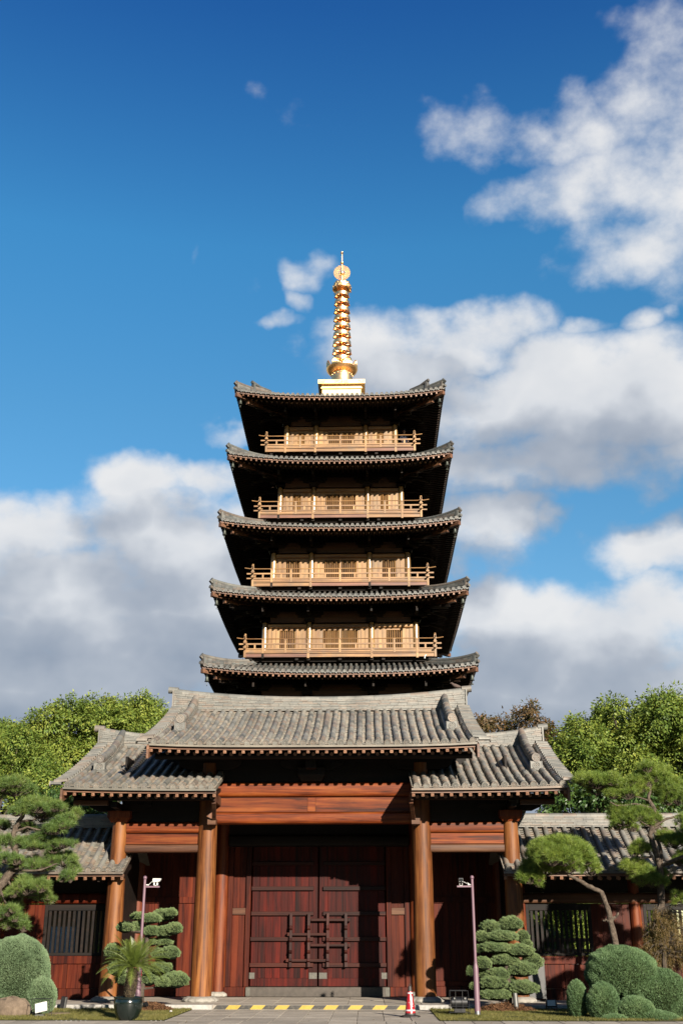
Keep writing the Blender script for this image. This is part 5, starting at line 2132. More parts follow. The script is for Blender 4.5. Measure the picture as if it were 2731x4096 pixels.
# ---- pines
def needle_cluster(parent, c, r, n_tuft, mat, seed, flat=.62, nl=.125, per=34, up=.65, dead=False):
    """one pad of a pine: tufts of long needles over a flattened mound"""
    rs = np.random.RandomState(seed)
    d = rand_dirs(n_tuft, rs)
    d[:, 2] = np.where(d[:, 2] < -.25, -d[:, 2], d[:, 2])
    P0 = np.array(tuple(c)) + d * np.array([r[0], r[1], r[2]]) * (1 - .45 * rs.rand(n_tuft)[:, None] ** 2)
    ax = unit(d * .7 + np.array([0, 0, up]) + rs.normal(0, .28, (n_tuft, 3)))
    P = np.repeat(P0, per, 0)
    A = np.repeat(ax, per, 0)
    n = len(P)
    D = unit(A * .75 + rand_dirs(n, rs) * .80)
    P = P - A * rs.uniform(0, .05, n)[:, None]
    L = rs.uniform(.75, 1.15, n) * nl
    V = blades(P, D, L, np.full(n, .0062), rs)
    o = npmesh('needle_cluster', V, 3, mat, parent)
    return P0, o


def pine(name, label, base, trunk, trunk_r, branches, pads, mat, seed, extra_trunks=(), nl=.125, dens=1.0, per=34):
    base = Vector(base)
    t = thing(name, label, 'tree', base)
    m = MB()
    pts = [Vector(p) - base for p in trunk]
    rr = [trunk_r * (1 - .62 * i / (len(pts) - 1)) for i in range(len(pts))]
    # gnarl the trunk a little between the given points
    P2, R2 = [], []
    for i in range(len(pts) - 1):
        for q in range(4):
            u = q / 4
            P2.append(pts[i].lerp(pts[i + 1], u) + Vector((R.uniform(-1, 1), R.uniform(-1, 1), R.uniform(-1, 1))) * trunk_r * .16)
            R2.append((rr[i] * (1 - u) + rr[i + 1] * u) * R.uniform(.90, 1.12))
    P2.append(pts[-1])
    R2.append(rr[-1])
    m.tube(P2, R2, 10)
    m.build('trunk', M['bark'], t, smooth=True)
    for br, r0 in branches:
        m = MB()
        p = [Vector(q) - base for q in br]
        P2 = []
        for i in range(len(p) - 1):
            for q in range(3):
                P2.append(p[i].lerp(p[i + 1], q / 3) + Vector((R.uniform(-1, 1), R.uniform(-1, 1), R.uniform(-1, 1))) * r0 * .3)
        P2.append(p[-1])
        m.tube(P2, [r0 * (1 - .6 * i / (len(P2) - 1)) for i in range(len(P2))], 8)
        m.build('branch', M['bark'], t, smooth=True)
    tips = []
    for i, (c, r) in enumerate(pads):
        cl = Vector(c) - base
        area = r[0] * r[1] + r[0] * r[2] * 2
        n = max(10, int(area * 330 * dens))
        P0, o = needle_cluster(t, cl, r, n, mat, seed + i, nl=nl, per=per)
        # twigs that carry the tufts
        tw = MB()
        root = cl + Vector((0, 0, -r[2] * .55))
        for q in range(0, min(len(P0), 26), 1):
            e = Vector(tuple(P0[q]))
            mid = root.lerp(e, .55) + Vector((0, 0, -.03))
            tw.tube([root, mid, e], [.011, .008, .004], 4, caps=False)
        tag(tw.build('twigs', M['bark'], t), kind='stuff')
    return t


def pads_from(lst, f, Y, yj, seed, thick=.75):
    rs = random.Random(seed)
    out = []
    for (x, y, rx, ry) in lst:
        X_, Y_ = f(x, y)
        yy = Y + rs.uniform(-yj, yj)
        c, r = px_ball(X_, Y_, yy, rx * f.s)
        rz = max(.10, r * ry / rx * thick * 1.12)
        out.append((c, (r * 1.0, r * .85, rz)))
        for k in range(4):
            a = rs.uniform(0, 2 * pi)
            out.append((c + Vector((cos(a) * r * .85, sin(a) * r * .6, rs.uniform(-.9, .9) * rz)), (r * .55, r * .48, rz * .80)))
    return out


class Crop:
    """coordinates read off an enlarged part of the photograph"""

    def __init__(s, x0, y0, k):
        s.x0, s.y0, s.s = x0, y0, k

    def __call__(s, x, y):
        return s.x0 + x * s.s, s.y0 + y * s.s

    def at(s, x, y, Y):
        return at(*s(x, y), Y)


cl = Crop(0, 3000, .5102)
cr = Crop(1600, 3000, .7213)
YP = -3.4
lp = [(110, 320, 185, 85), (290, 440, 170, 75), (400, 500, 90, 60), (530, 560, 95, 75), (420, 630, 115, 62), (210, 740, 190, 62), (480, 750, 100, 45), (30, 600, 65, 55),
      (60, 860, 115, 62), (330, 920, 115, 62), (500, 880, 125, 70), (540, 985, 65, 48), (220, 1090, 125, 80), (330, 1160, 85, 55), (70, 1170, 95, 75), (130, 1350, 90, 75), (60, 1270, 80, 60), (-80, 760, 90, 90), (-60, 1060, 80, 80), (200, 600, 80, 40)]
tr = [at(-90, 4040, YP), at(-70, 3800, YP), at(-30, 3600, YP), cl.at(60, 980, YP), cl.at(125, 900, YP), cl.at(120, 760, YP), cl.at(110, 650, YP), cl.at(150, 560, YP), cl.at(200, 480, YP)]
tr[0].z = .0
brs = [([cl.at(100, 960, YP), cl.at(180, 945, YP), cl.at(330, 940, YP), cl.at(450, 890, YP)], .035), ([cl.at(120, 640, YP), cl.at(220, 605, YP), cl.at(330, 630, YP), cl.at(420, 600, YP)], .03),
       ([cl.at(150, 560, YP), cl.at(260, 550, YP), cl.at(400, 470, YP), cl.at(520, 540, YP)], .028), ([cl.at(60, 1010, YP), cl.at(100, 1090, YP), cl.at(180, 1140, YP), cl.at(300, 1140, YP)], .03),
       ([cl.at(60, 1000, YP), cl.at(0, 1040, YP), cl.at(-80, 1040, YP)], .045), ([cl.at(320, 1040, YP), cl.at(340, 1000, YP)], .025), ([cl.at(120, 760, YP), cl.at(230, 770, YP), cl.at(380, 740, YP), cl.at(470, 740, YP)], .025),
       ([cl.at(200, 480, YP), cl.at(120, 380, YP), cl.at(100, 330, YP)], .03), ([cl.at(-20, 1040, YP), cl.at(40, 1180, YP), cl.at(110, 1330, YP)], .03)]
pine('pine_tree', 'wide garden pine with many needle pads at the left edge', tr[0], tr, .12, brs, pads_from(lp, cl, YP, .45, 21, .8), M['pine_left'], 100, nl=.125, dens=1.0, per=38)

YA = -2.6
pa = [(880, 560, 170, 85), (980, 600, 105, 75), (800, 560, 90, 70), (800, 670, 110, 62), (720, 660, 62, 55), (900, 660, 85, 45), (720, 720, 55, 40)]
tr = [cr.at(1215, 1330, YA), cr.at(1195, 1090, YA), cr.at(1165, 960, YA), cr.at(1150, 880, YA), cr.at(1112, 790, YA), cr.at(1040, 752, YA), cr.at(985, 720, YA), cr.at(930, 690, YA), cr.at(905, 640, YA)]
tr[0] = Vector((tr[0].x, YA, 0))
brs = [([cr.at(1165, 950, YA), cr.at(1190, 930, YA), cr.at(1207, 902, YA)], .05), ([cr.at(1165, 955, YA), cr.at(1140, 945, YA), cr.at(1122, 945, YA)], .045),
       ([cr.at(915, 660, YA), cr.at(860, 640, YA), cr.at(780, 620, YA)], .035), ([cr.at(915, 660, YA), cr.at(960, 620, YA)], .03)]
pine('pine_tree', 'leaning pine with bare curved trunk behind the clipped mound', tr[0], tr, .085, brs, pads_from(pa, cr, YA, .28, 31, .85), M['pine'], 200, dens=1.25, per=44, nl=.135)

YB = -2.2
pb = [(1090, 185, 105, 58), (1000, 170, 45, 28), (1230, 215, 95, 52), (1390, 155, 105, 55), (1330, 215, 60, 40), (1300, 365, 110, 58), (1230, 400, 70, 40), (1530, 270, 85, 72), (1470, 250, 60, 40), (1520, 520, 85, 52),
      (1290, 650, 78, 50), (1400, 735, 95, 48), (1330, 700, 60, 45), (1330, 550, 55, 42), (1380, 400, 50, 32), (1580, 600, 60, 50), (1560, 830, 40, 30), (1480, 190, 50, 30), (1640, 420, 80, 70)]
tr = [cr.at(1450, 1330, YB), cr.at(1445, 1000, YB), cr.at(1447, 800, YB), cr.at(1440, 660, YB), cr.at(1412, 560, YB), cr.at(1380, 470, YB), cr.at(1400, 420, YB), cr.at(1410, 340, YB), cr.at(1375, 270, YB), cr.at(1385, 190, YB)]
tr[0] = Vector((tr[0].x, YB, 0))
brs = [([cr.at(1440, 660, YB), cr.at(1445, 560, YB), cr.at(1405, 440, YB), cr.at(1440, 425, YB), cr.at(1500, 465, YB), cr.at(1560, 470, YB)], .05),
       ([cr.at(1405, 425, YB), cr.at(1470, 385, YB), cr.at(1560, 355, YB), cr.at(1640, 330, YB)], .035), ([cr.at(1420, 330, YB), cr.at(1300, 300, YB), cr.at(1200, 310, YB), cr.at(1130, 270, YB)], .03),
       ([cr.at(1400, 590, YB), cr.at(1340, 600, YB), cr.at(1280, 640, YB)], .03), ([cr.at(1445, 760, YB), cr.at(1420, 740, YB)], .03), ([cr.at(1440, 640, YB), cr.at(1510, 630, YB), cr.at(1580, 610, YB)], .03),
       ([cr.at(1375, 280, YB), cr.at(1310, 260, YB), cr.at(1240, 240, YB)], .022), ([cr.at(1390, 430, YB), cr.at(1340, 400, YB), cr.at(1300, 380, YB)], .022)]
pads_b = pads_from(pb, cr, YB, .3, 41, .85)
# unseen pads and branch added right of the view to shade the wall
for (x, y, z, r) in ((9.4, -4.6, 3.5, .75), (10.3, -5.0, 3.9, .85), (11.3, -4.8, 3.6, .85), (9.9, -5.4, 2.9, .7), (11.0, -5.6, 3.0, .75), (12.1, -5.0, 3.3, .8), (10.5, -4.2, 4.5, .8), (9.2, -3.6, 4.1, .6)):
    pads_b.append((Vector((x, y, z)), (r, r * .85, r * .45)))
brs.append(([cr.at(1440, 640, YB), Vector((9.2, -3.2, 3.5)), Vector((10.4, -4.6, 3.6)), Vector((11.8, -5.0, 3.3))], .05))
pine('pine_tree', 'tall twisted pine with layered pads before the right wall', tr[0], tr, .095, brs, pads_b, M['pine'], 300, dens=1.2, per=42, nl=.13)

# weeping conifer, brownish, right edge
YW = -3.4
base = Vector(tuple(cr.at(1470, 1330, YW)))
base.z = 0
t = thing('weeping_conifer', 'brownish green weeping conifer with hanging sprays at the right edge', 'tree', base)
rs = np.random.RandomState(77)
m = MB()
topw = cr.at(1470, 880, YW) - base
m.tube([Vector((0, 0, -.02)), Vector((.03, 0, topw.z * .5)), topw], [.075, .06, .03], 8)
m.build('trunk', M['bark_dark'], t, smooth=True)
VV = []
lm = MB()
for k in range(150):
    u = rs.rand()
    ang = rs.uniform(0, 2 * pi)
    rad = (.18 + .72 * u ** .7)
    s0 = Vector((0, 0, topw.z * (1 - .45 * u)))
    e = Vector((rad * cos(ang) * 1.05 + .25, rad * sin(ang) * .8, topw.z * (1.0 - .55 * u) + rs.uniform(-.1, .15)))
    if k < 60:
        lm.tube([s0, s0.lerp(e, .6) + Vector((0, 0, .08)), e], [.018, .012, .005], 4, caps=False)
    for q in range(7):
        st0 = s0.lerp(e, rs.uniform(.45, 1.0)) + Vector(tuple(rs.normal(0, .05, 3)))
        ln = rs.uniform(.14, .42)
        n = int(ln * 90)
        tt = rs.rand(n)
        P = np.array(tuple(st0)) + np.stack([rs.normal(0, .012, n), rs.normal(0, .012, n), -tt * ln], 1)
        D = unit(np.stack([rs.normal(0, .5, n), rs.normal(0, .5, n), -np.full(n, .55)], 1))
        VV.append(blades(P, D, rs.uniform(.04, .075, n), np.full(n, .009), rs))
npmesh('hanging_spray', np.concatenate(VV), 3, M['weeping'], t)
tag(lm.build('twigs', M['bark_dark'], t), kind='stuff')


# ---- clipped junipers
def clipped(parent, name, c, r, mat, n, seed, rot=0.0, bl=.038, flatten=None, wd=.0095):
    """a sheared lobe: dark twig core under a dense coat of short sprays"""
    rs = np.random.RandomState(seed)
    c = np.array(tuple(c))
    r = np.array(r)
    Rm = np.array(Matrix.Rotation(rot, 3, 'Y'))
    n = int(n * 3.4)
    d = rand_dirs(n, rs)
    lump = 1 + .030 * np.sin(d[:, 0] * 7 + seed) * np.sin(d[:, 2] * 6 + 1) + .025 * np.sin(d[:, 1] * 9 + d[:, 0] * 5 + seed) + .018 * np.sin(d[:, 0] * 17 + d[:, 2] * 13) - .05 * np.maximum(0, np.sin(d[:, 0] * 11 + seed) * np.sin(d[:, 2] * 9 + d[:, 1] * 7) - .75) * 4
    P = (d * r * lump[:, None] * (1 - .05 * rs.rand(n)[:, None])) @ Rm.T + c
    nr_ = unit((d / r) @ Rm.T)
    keep = P[:, 2] > .02 - parent.location.z
    P, nr_ = P[keep], nr_[keep]
    n = len(P)
    D = unit(nr_ * .8 + np.array([0, 0, .45]) + rs.normal(0, .35, (n, 3)))
    L = rs.uniform(.6, 1.3, n) * bl
    V = blades(P - D * (L * .4)[:, None], D, L, rs.uniform(.6, 1.3, n) * wd, rs)
    o = npmesh(name, V, 3, mat, parent)
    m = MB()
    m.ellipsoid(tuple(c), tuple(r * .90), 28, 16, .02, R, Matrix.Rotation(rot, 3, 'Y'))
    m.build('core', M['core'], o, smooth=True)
    return o


c7 = Crop(1700, 3650, .6575)
c5 = Crop(0, 3700, .6378)
YM = -4.4
base = c7.at(1200, 600, YM)
base.z = 0
t = thing('clipped_shrub', 'large clipped juniper mound of several lobes at lower right', 'shrub', base)
jr = 0
for (x, y, rx, ry, Y, dep, rot, n) in ((1195, 370, 222, 162, YM + .3, .85, 0, 20000), (1440, 540, 175, 190, YM + .2, .8, .55, 15000), (922, 535, 62, 118, YM - .3, .95, 0, 6000), (1080, 555, 100, 122, YM - .6, .9, 0, 9000),
                                     (1285, 600, 118, 85, YM - .7, .8, .2, 8000), (1400, 650, 170, 55, YM - .8, .5, .1, 7000), (1150, 660, 90, 40, YM - .9, .6, 0, 3500), (1570, 640, 110, 120, YM - .1, .8, .3, 7000)):
    c, r = px_ball(*c7(x, y), Y, rx * c7.s)
    clipped(t, 'lobe', c - base, (r, r * dep, r * ry / rx), M['juniper'], n, 500 + jr, rot)
    jr += 1
YL = -3.6
base = c5.at(110, 560, YL)
base.z = 0
t = thing('clipped_shrub', 'large round clipped juniper dome at lower left beside a rock', 'shrub', base)
for (x, y, rx, ry, Y, dep, rot, n) in ((95, 305, 212, 226, YL, .95, 0, 26000), (262, 450, 92, 118, YL - .3, .95, -.15, 9000), (200, 530, 120, 45, YL - .35, .7, 0, 5000), (20, 470, 180, 70, YL - .1, .9, 0, 6000)):
    c, r = px_ball(*c5(x, y), Y, rx * c5.s)
    clipped(t, 'lobe', c - base, (r, r * dep, r * ry / rx), M['juniper_left'], n, 520 + jr, rot, .032, wd=.0085)
    jr += 1


# ---- cloud-pruned pines
def cloud_pine(label, base, f, pads, Y, trunk, seed, yj=.22):
    base = Vector(base)
    t = thing('cloud_pruned_pine', label, 'tree', base)
    rs = random.Random(seed)
    m = MB()
    pts = [Vector(p) - base for p in trunk]
    m.tube(pts, [.085 * (1 - .55 * i / (len(pts) - 1)) for i in range(len(pts))], 9)
    m.build('trunk', M['bark_dark'], t, smooth=True)
    for i, (x, y, rx, ry) in enumerate(pads):
        yy = Y + rs.uniform(-yj, yj)
        c, r = px_ball(*f(x, y), yy, rx * f.s)
        c = c - base
        rz = r * ry / rx
        r, rz = r * 1.08, rz * 1.12
        ra = (r, r * .85, rz)
        q = np.random.RandomState(seed * 50 + i)
        n = int(2400 + 60000 * r * r)
        d = rand_dirs(n, q)
        d[:, 2] = np.where(d[:, 2] < -.55, -d[:, 2], d[:, 2])
        lump = 1 + .10 * np.sin(d[:, 0] * 5 + i) * np.sin(d[:, 1] * 6 + i * 2) + .05 * np.sin(d[:, 0] * 13 + d[:, 2] * 11)
        P0 = d * np.array(ra) * lump[:, None] * (1 - .10 * q.rand(n)[:, None]) + np.array(tuple(c))
        ax = unit(d / np.array(ra) * .12 + np.array([0, 0, .35]) + q.normal(0, .35, (n, 3)))
        V = blades(P0 - ax * .015, ax, q.uniform(.020, .040, n), q.uniform(.005, .009, n), q)
        o = npmesh('foliage_pad', V, 3, M['cloud'], t)
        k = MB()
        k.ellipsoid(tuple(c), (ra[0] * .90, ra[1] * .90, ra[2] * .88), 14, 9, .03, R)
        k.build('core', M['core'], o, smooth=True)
        if i % 2 == 0:
            b = MB()
            s0 = min(pts, key=lambda p: abs(p.z - (c.z - rz)))
            b.tube([s0, s0.lerp(c, .6) + Vector((0, 0, -.05)), c + Vector((0, 0, -rz * .3))], [.03, .022, .012], 6)
            b.build('branch', M['bark_dark'], t, smooth=True)
    return t


YC = -2.35
pr_ = [(395, 88, 58, 36), (520, 70, 70, 42), (500, 100, 60, 26), (345, 150, 42, 34), (465, 147, 92, 34), (592, 150, 40, 36), (615, 195, 34, 28), (420, 214, 92, 34), (575, 232, 85, 38), (325, 225, 26, 26),
       (350, 312, 50, 38), (485, 288, 82, 38), (650, 300, 62, 46), (580, 345, 95, 46), (340, 372, 36, 28), (440, 380, 70, 38), (275, 360, 24, 30), (415, 430, 82, 40), (288, 452, 20, 22), (590, 460, 92, 42), (425, 498, 96, 36), (510, 430, 50, 40)]
b = c7.at(505, 585, YC)
b.z = 0
cloud_pine('cloud pruned pine with tiered pads right of the right lamp pole', b, c7, pr_, YC, [b, c7.at(510, 500, YC), c7.at(500, 400, YC), c7.at(490, 300, YC), c7.at(480, 200, YC), c7.at(490, 100, YC)], 61)
c6 = Crop(480, 3500, .2534)
pl_ = [(290, 655, 120, 62), (500, 690, 150, 80), (680, 640, 160, 95), (815, 600, 85, 70), (90, 830, 140, 80), (290, 830, 130, 90), (500, 890, 130, 85), (690, 900, 140, 85), (860, 850, 125, 90), (700, 1060, 135, 62), (480, 1060, 140, 60),
       (800, 1235, 150, 98), (620, 1250, 120, 80), (640, 1470, 150, 88), (765, 1455, 60, 60), (440, 1640, 175, 105), (400, 1510, 100, 80), (880, 1660, 205, 120), (690, 1700, 130, 82), (-130, 1210, 110, 110), (-40, 1480, 140, 110), (60, 1640, 130, 100), (100, 1250, 150, 90)]
YC2 = -2.2
b = c6.at(330, 1990, YC2)
b.z = 0
cloud_pine('cloud pruned pine with broad pads behind the potted cycad', b, c6, pl_, YC2, [b, c6.at(340, 1800, YC2), c6.at(400, 1500, YC2), c6.at(420, 1200, YC2), c6.at(430, 900, YC2), c6.at(450, 680, YC2)], 62, .2)

# ---- cycad in its pot
YPOT = -5.55
pot_c = at(510, 4080, YPOT)
PX_ = pot_c.x
m = MB()
prof = [(.17, 0), (.19, .012), (.235, .08), (.275, .17), (.297, .27), (.300, .34), (.288, .395), (.282, .405), (.300, .415), (.305, .432), (.296, .444), (.272, .440), (.262, .40), (.26, .36)]
m.lathe(prof, 48, (0, 0, 0))
pot = m.build('planter_pot', M['glaze'], smooth=True, loc=(PX_, YPOT, .001))
tag(pot, 'glossy dark green glazed pot holding the cycad', 'pot')
m = MB()
rosette(m, .045, -.3015, 8, .006, (0, .29), 20)
o = MB().merge(m, Matrix.Rotation(.75, 4, 'Z')).build('medallion', M['glaze'], pot)
m = MB()
m.lathe([(.255, .38), (.15, .40), (.0, .405)], 24, caps=False)
m.build('potting_soil', M['mulch'], pot, smooth=True)
cy = thing('cycad', 'cycad with arching feathery fronds growing in the dark pot', 'plant', (PX_, YPOT, .40))
tb = Vector((.0, 0, -.02))
tt = Vector((.06, 0, .60))
m = MB()
nst = 12
m.tube([tb.lerp(tt, k / nst) for k in range(nst + 1)], [.085 + .035 * sin(pi * min(1, k / nst * 1.1)) for k in range(nst + 1)], 14)
m.build('trunk', M['cycad_bark'], cy, smooth=True)
sm = MB()
for k in range(420):
    u = R.random()
    a = R.uniform(0, 2 * pi)
    p = tb.lerp(tt, u)
    r = .088 + .035 * sin(pi * min(1, u * 1.1))
    d_ = Vector((cos(a), sin(a), 0))
    q = Vector((-sin(a), cos(a), 0))
    b_ = p + d_ * r * .96
    s1, s2 = .014, .02
    sm.add([b_ - q * s1 - Vector((0, 0, s2 * .6)), b_ + q * s1 - Vector((0, 0, s2 * .6)), b_ + Vector((0, 0, s2)), b_ + d_ * .024 + Vector((0, 0, s2 * .7))], [(0, 1, 3), (1, 2, 3), (2, 0, 3)])
tag(sm.build('trunk_scales', M['cycad_bark'], cy), kind='stuff')
NF = 58
for k in range(NF):
    u = (k + .5) / NF
    az = k * 2.39996
    el = radians(84) * (1 - u) ** .8 + radians(-6) * u
    ln = R.uniform(.66, .84) * (1 - .10 * (1 - u)) * (.82 if u < .15 else 1)
    d0 = Vector((cos(az) * cos(el), sin(az) * cos(el), sin(el)))
    ns = 14
    pts = []
    p = tt + Vector((cos(az), sin(az), 0)) * .045 + Vector((0, 0, .02))
    dcur = d0.copy()
    for q in range(ns + 1):
        pts.append(p.copy())
        p = p + dcur * (ln / ns)
        dcur = (dcur + Vector((0, 0, -.055 - .03 * u))).normalized()
    m = MB()
    m.tube(pts, [.0075 - .0055 * q / ns for q in range(ns + 1)], 5, caps=False)
    side = Vector((-sin(az), cos(az), 0))
    nl = 44
    for q in range(nl):
        f = .10 + .90 * (q + .5) / nl
        fi = f * ns
        i0 = min(ns - 1, int(fi))
        bp = pts[i0].lerp(pts[i0 + 1], fi - i0)
        dd = (pts[i0 + 1] - pts[i0]).normalized()
        upv = side.cross(dd).normalized()
        if upv.z < 0:
            upv = -upv
        L = .135 * sin(pi * min(1, .12 + f * .93)) ** .7 + .02
        for sg in (-1, 1):
            dr = (dd * .62 + side * sg * .70 + upv * .30).normalized()
            wv = dd * .0048
            m.add([bp - wv, bp + wv, bp + dr * L * .7 + wv * .5, bp + dr * L], [(0, 1, 2, 3)])
    m.build('frond', M['cycad'], cy)

# ------------------------------------------------------------------ poles, cone, garden lights and other small things
def camera_pole(label, x, y, arm):
    t = thing('camera_pole', label, 'pole', (x, y, 0), group='mauve camera poles')
    m = MB()
    m.lathe([(.066, 0), (.064, .02), (.060, .95), (.056, .99), (.034, 1.08), (.034, 1.10)], 18)
    m.build('base_section', M['mauve'], t, smooth=True)
    m = MB()
    m.lathe([(.045, 1.085), (.045, 1.10), (.0335, 1.101), (.031, 2.84)], 16)
    m.ellipsoid((0, 0, 2.875), (.045, .045, .047), 16, 10)
    m.build('pole', M['mauve'], t, smooth=True)
    m = MB()
    a, b = sorted((arm * .025, arm * .345))
    m.box(a, b, -.02, .02, 2.665, 2.70)
    m.build('arm', M['mauve'], t)
    m = MB()
    m.lathe([(.072, 0), (.070, .03), (.064, .10), (.062, .11)], 18, (0, 0, .001), lambda r, j, a_: r * (1 + (.0 if j < 2 else .02 * sin(a_ * 3))))
    m.build('foot_collar', M['grey_metal'], t, smooth=True)
    return t


p_right = camera_pole('mauve camera pole with small square floodlight near the traffic cone', 3.776, -4.13, -1)
xl = at(547, 4066, -4.13).x
p_left = camera_pole('mauve camera pole with white camera behind the potted cycad', xl, -4.13, 1)
# white camera on the left pole
m = MB()
m.prism([(.185, 2.775), (.330, 2.79), (.345, 2.80), (.375, 2.852), (.372, 2.860), (.190, 2.862), (.180, 2.85)], 'y', -.05, .05)
m.build('camera_housing', M['white_metal'], p_left, bevel=.006)
m = MB()
m.box(.205, .235, -.03, .03, 2.701, 2.774)
m.box(.275, .305, -.03, .03, 2.701, 2.774)
m.box(.205, .305, -.03, .03, 2.7005, 2.712)
m.build('camera_bracket', M['white_metal'], p_left)
m = MB()
m.tube([(.03, 0, 2.725), (.08, 0, 2.722), (.10, 0, 2.735), (.14, 0, 2.77), (.19, 0, 2.83)], .006, 6)
m.tube([(.035, 0, 2.722), (.10, 0, 2.720)], .014, 8)
m.build('cable', M['white_metal'], p_left, smooth=True)
m = MB()
m.add([(.035, -.035, 1.02), (.05, -.03, .94), (.075, -.03, .82), (.055, -.032, .80), (.035, -.035, .90)], [(0, 1, 2, 3, 4)])
m.build('red_tag', M['cone_red'], p_left)
# floodlight on the right pole
m = MB()
m.prism([(-.05, 2.765), (.05, 2.765), (.06, 2.85), (.04, 2.865), (-.045, 2.862), (-.06, 2.84)], 'x', -.305, -.205)
m.build('lamp_housing', M['grey_metal'], p_right, bevel=.006)
m = MB()
m.box(-.295, -.215, -.063, -.0615, 2.775, 2.845)
m.build('lamp_glass', M['glass_dark'], p_right)
m = MB()
for x in (-.285, -.225):
    m.ellipsoid((x, -.065, 2.785), (.008, .006, .008), 8, 6)
    m.tube([(x, 0, 2.70), (x, 0, 2.77)], .006, 6)
m.tube([(-.285, 0, 2.704), (-.225, 0, 2.704)], .006, 6)
m.tube([(-.21, 0, 2.79), (-.12, 0, 2.745), (-.09, 0, 2.725)], .005, 6)
m.build('lamp_bracket', M['white_metal'], p_right, smooth=True)
m = MB()
m.add([(-.10, -.02, 2.705), (-.02, -.02, 2.715), (-.06, -.03, 2.735), (-.10, -.02, 2.72), (-.115, -.025, 2.77), (-.09, 0, 2.73)], [(0, 1, 2, 3), (3, 2, 4), (0, 1, 5), (2, 4, 5)])
m.build('cable_clip', M['white_metal'], p_right)

# ---- traffic cone
cone = thing('traffic_cone', 'red traffic cone with white bands and lettering before the gate', 'cone', (2.305, -4.43, .002))


def cr_(z):
    return .112 - (z - .07) / (.60 - .07) * (.112 - .036)


m = MB()
n = 8
m.lathe([(.215, 0), (.215, .022), (.19, .034), (.13, .042), (.12, .05)], n)
m.build('base_plate', M['rubber'], cone)
m = MB()
m.lathe([(cr_(.05) + .002, .045), (cr_(.09), .09)], 32)
m.lathe([(cr_(.50), .50), (cr_(.60), .60), (.030, .615)], 24)
m.build('cone_body', M['rubber'], cone, smooth=True)
m = MB()
m.tube([(.026 * cos(a), 0, .612 + .045 * sin(a)) for a in [pi * k / 10 for k in range(11)]], .005, 6)
m.build('handle_ring', M['rubber'], cone, smooth=True)
m = MB()
m.lathe([(cr_(z) + .004, z) for z in (.080, .12, .2, .3, .4, .46, .508)], 40, caps=False)
m.build('sleeve', M['cone_red'], cone, smooth=True)
for z0, z1 in ((.122, .150), (.462, .488)):
    m = MB()
    m.lathe([(cr_(z0) + .0055, z0), (cr_(z1) + .0055, z1)], 40, caps=False)
    m.build('reflective_band', M['cone_white'], cone, smooth=True)
# white characters printed on the sleeve, as ribbons that follow the cone
strokes = [[(0, 0), (0, 1)]]
GL = [[(-.5, .98), (-.62, .78), (-.5, .62), (.1, .60), (.45, .72), (.40, .92), (.05, 1.0), (-.5, .98)], [(-.1, .96), (-.1, .62)], [(-.55, .56), (.45, .52)], [(.15, .62), (.35, .48)],
      [(-.65, .44), (.5, .44)], [(-.5, .36), (-.5, .16), (.35, .18), (.45, .36), (-.5, .36)], [(0, .44), (0, .14)], [(-.5, .26), (.4, .27)], [(-.6, .06), (-.2, .13), (.05, .04)], [(.1, .10), (.45, .02)]]
m = MB()
zc0, zh, a0, aw = .205, .215, -pi / 2 + .38, .42
for gl in GL:
    pts = []
    for (u, v) in gl:
        z = zc0 + zh * v
        a = a0 + aw * u
        r = cr_(z) + .0058
        pts.append((r, a, z))
    for (r0, t0, z0), (r1, t1, z1) in zip(pts[:-1], pts[1:]):
        ns = 4
        for q in range(ns):
            vs = []
            for u in (q / ns, (q + 1) / ns):
                r, a, z = r0 + (r1 - r0) * u, t0 + (t1 - t0) * u, z0 + (z1 - z0) * u
                dx, dz = (t1 - t0) * r, z1 - z0
                L_ = max(1e-6, sqrt(dx * dx + dz * dz))
                hw = .0075
                for sg in (-1, 1):
                    aa, zz = a + sg * hw * (-dz / L_) / r, z + sg * hw * (dx / L_)
                    rr = cr_(zz) + .0058
                    vs.append((rr * cos(aa), rr * sin(aa), zz))
            m.add(vs, [(0, 1, 3, 2)])
for k, (u0, u1) in enumerate(((-1.9, -1.7), (-1.62, -1.58), (-1.5, -1.3))):
    for v in (.36, .42):
        vs = []
        for u in (u0, u1):
            for dv in (0, .025):
                z = zc0 + zh * (v + dv)
                a = a0 + aw * u
                r = cr_(z) + .0058
                vs.append((r * cos(a), r * sin(a), z))
        m.add(vs, [(0, 2, 3, 1)])
m.build('lettering', M['cone_white'], cone)

# ---- drum floodlight in its wire cage, right lawn
fl = thing('floodlight', 'black drum floodlight in a wire cage beside the right camera pole', 'floodlight', (3.40, -4.0, .03))
m = MB()
m.tube([(-.17, 0, .24), (.17, 0, .24)], .125, 24)
m.tube([(-.185, 0, .24), (-.17, 0, .24)], .10, 20)
for x in (-.08, .06):
    m.tube([(x - .012, 0, .24), (x + .012, 0, .24)], .132, 24)
m.build('drum', M['black_metal'], fl, smooth=True)
m = MB()
m.box(-.12, .12, -.09, .09, .04, .12)
m.box(-.02, .12, -.095, -.09, .05, .11)
m.build('ballast_box', M['black_metal'], fl)
for x in (-.11, .12):
    m = MB()
    m.box(x - .02, x + .02, -.14, -.115, .31, .345)
    m.build('clip', M['grey_metal'], fl)
m = MB()
fr = [(-.23, -.18), (.21, -.18), (.21, .18), (-.23, .18)]
for (x, y) in fr:
    m.tube([(x, y, 0), (x * .88, y * .85, .48)], .006, 6)
for z, s_ in ((.05, .98), (.17, .96), (.48, .87)):
    q = [(x * s_, y * s_, z) for x, y in fr]
    m.tube(q + [q[0]], .006, 6)
for x in (-.09, .06):
    m.tube([(x, -.178, .05), (x, -.155, .48)], .004, 5)
m.build('wire_cage', M['black_metal'], fl, smooth=True)

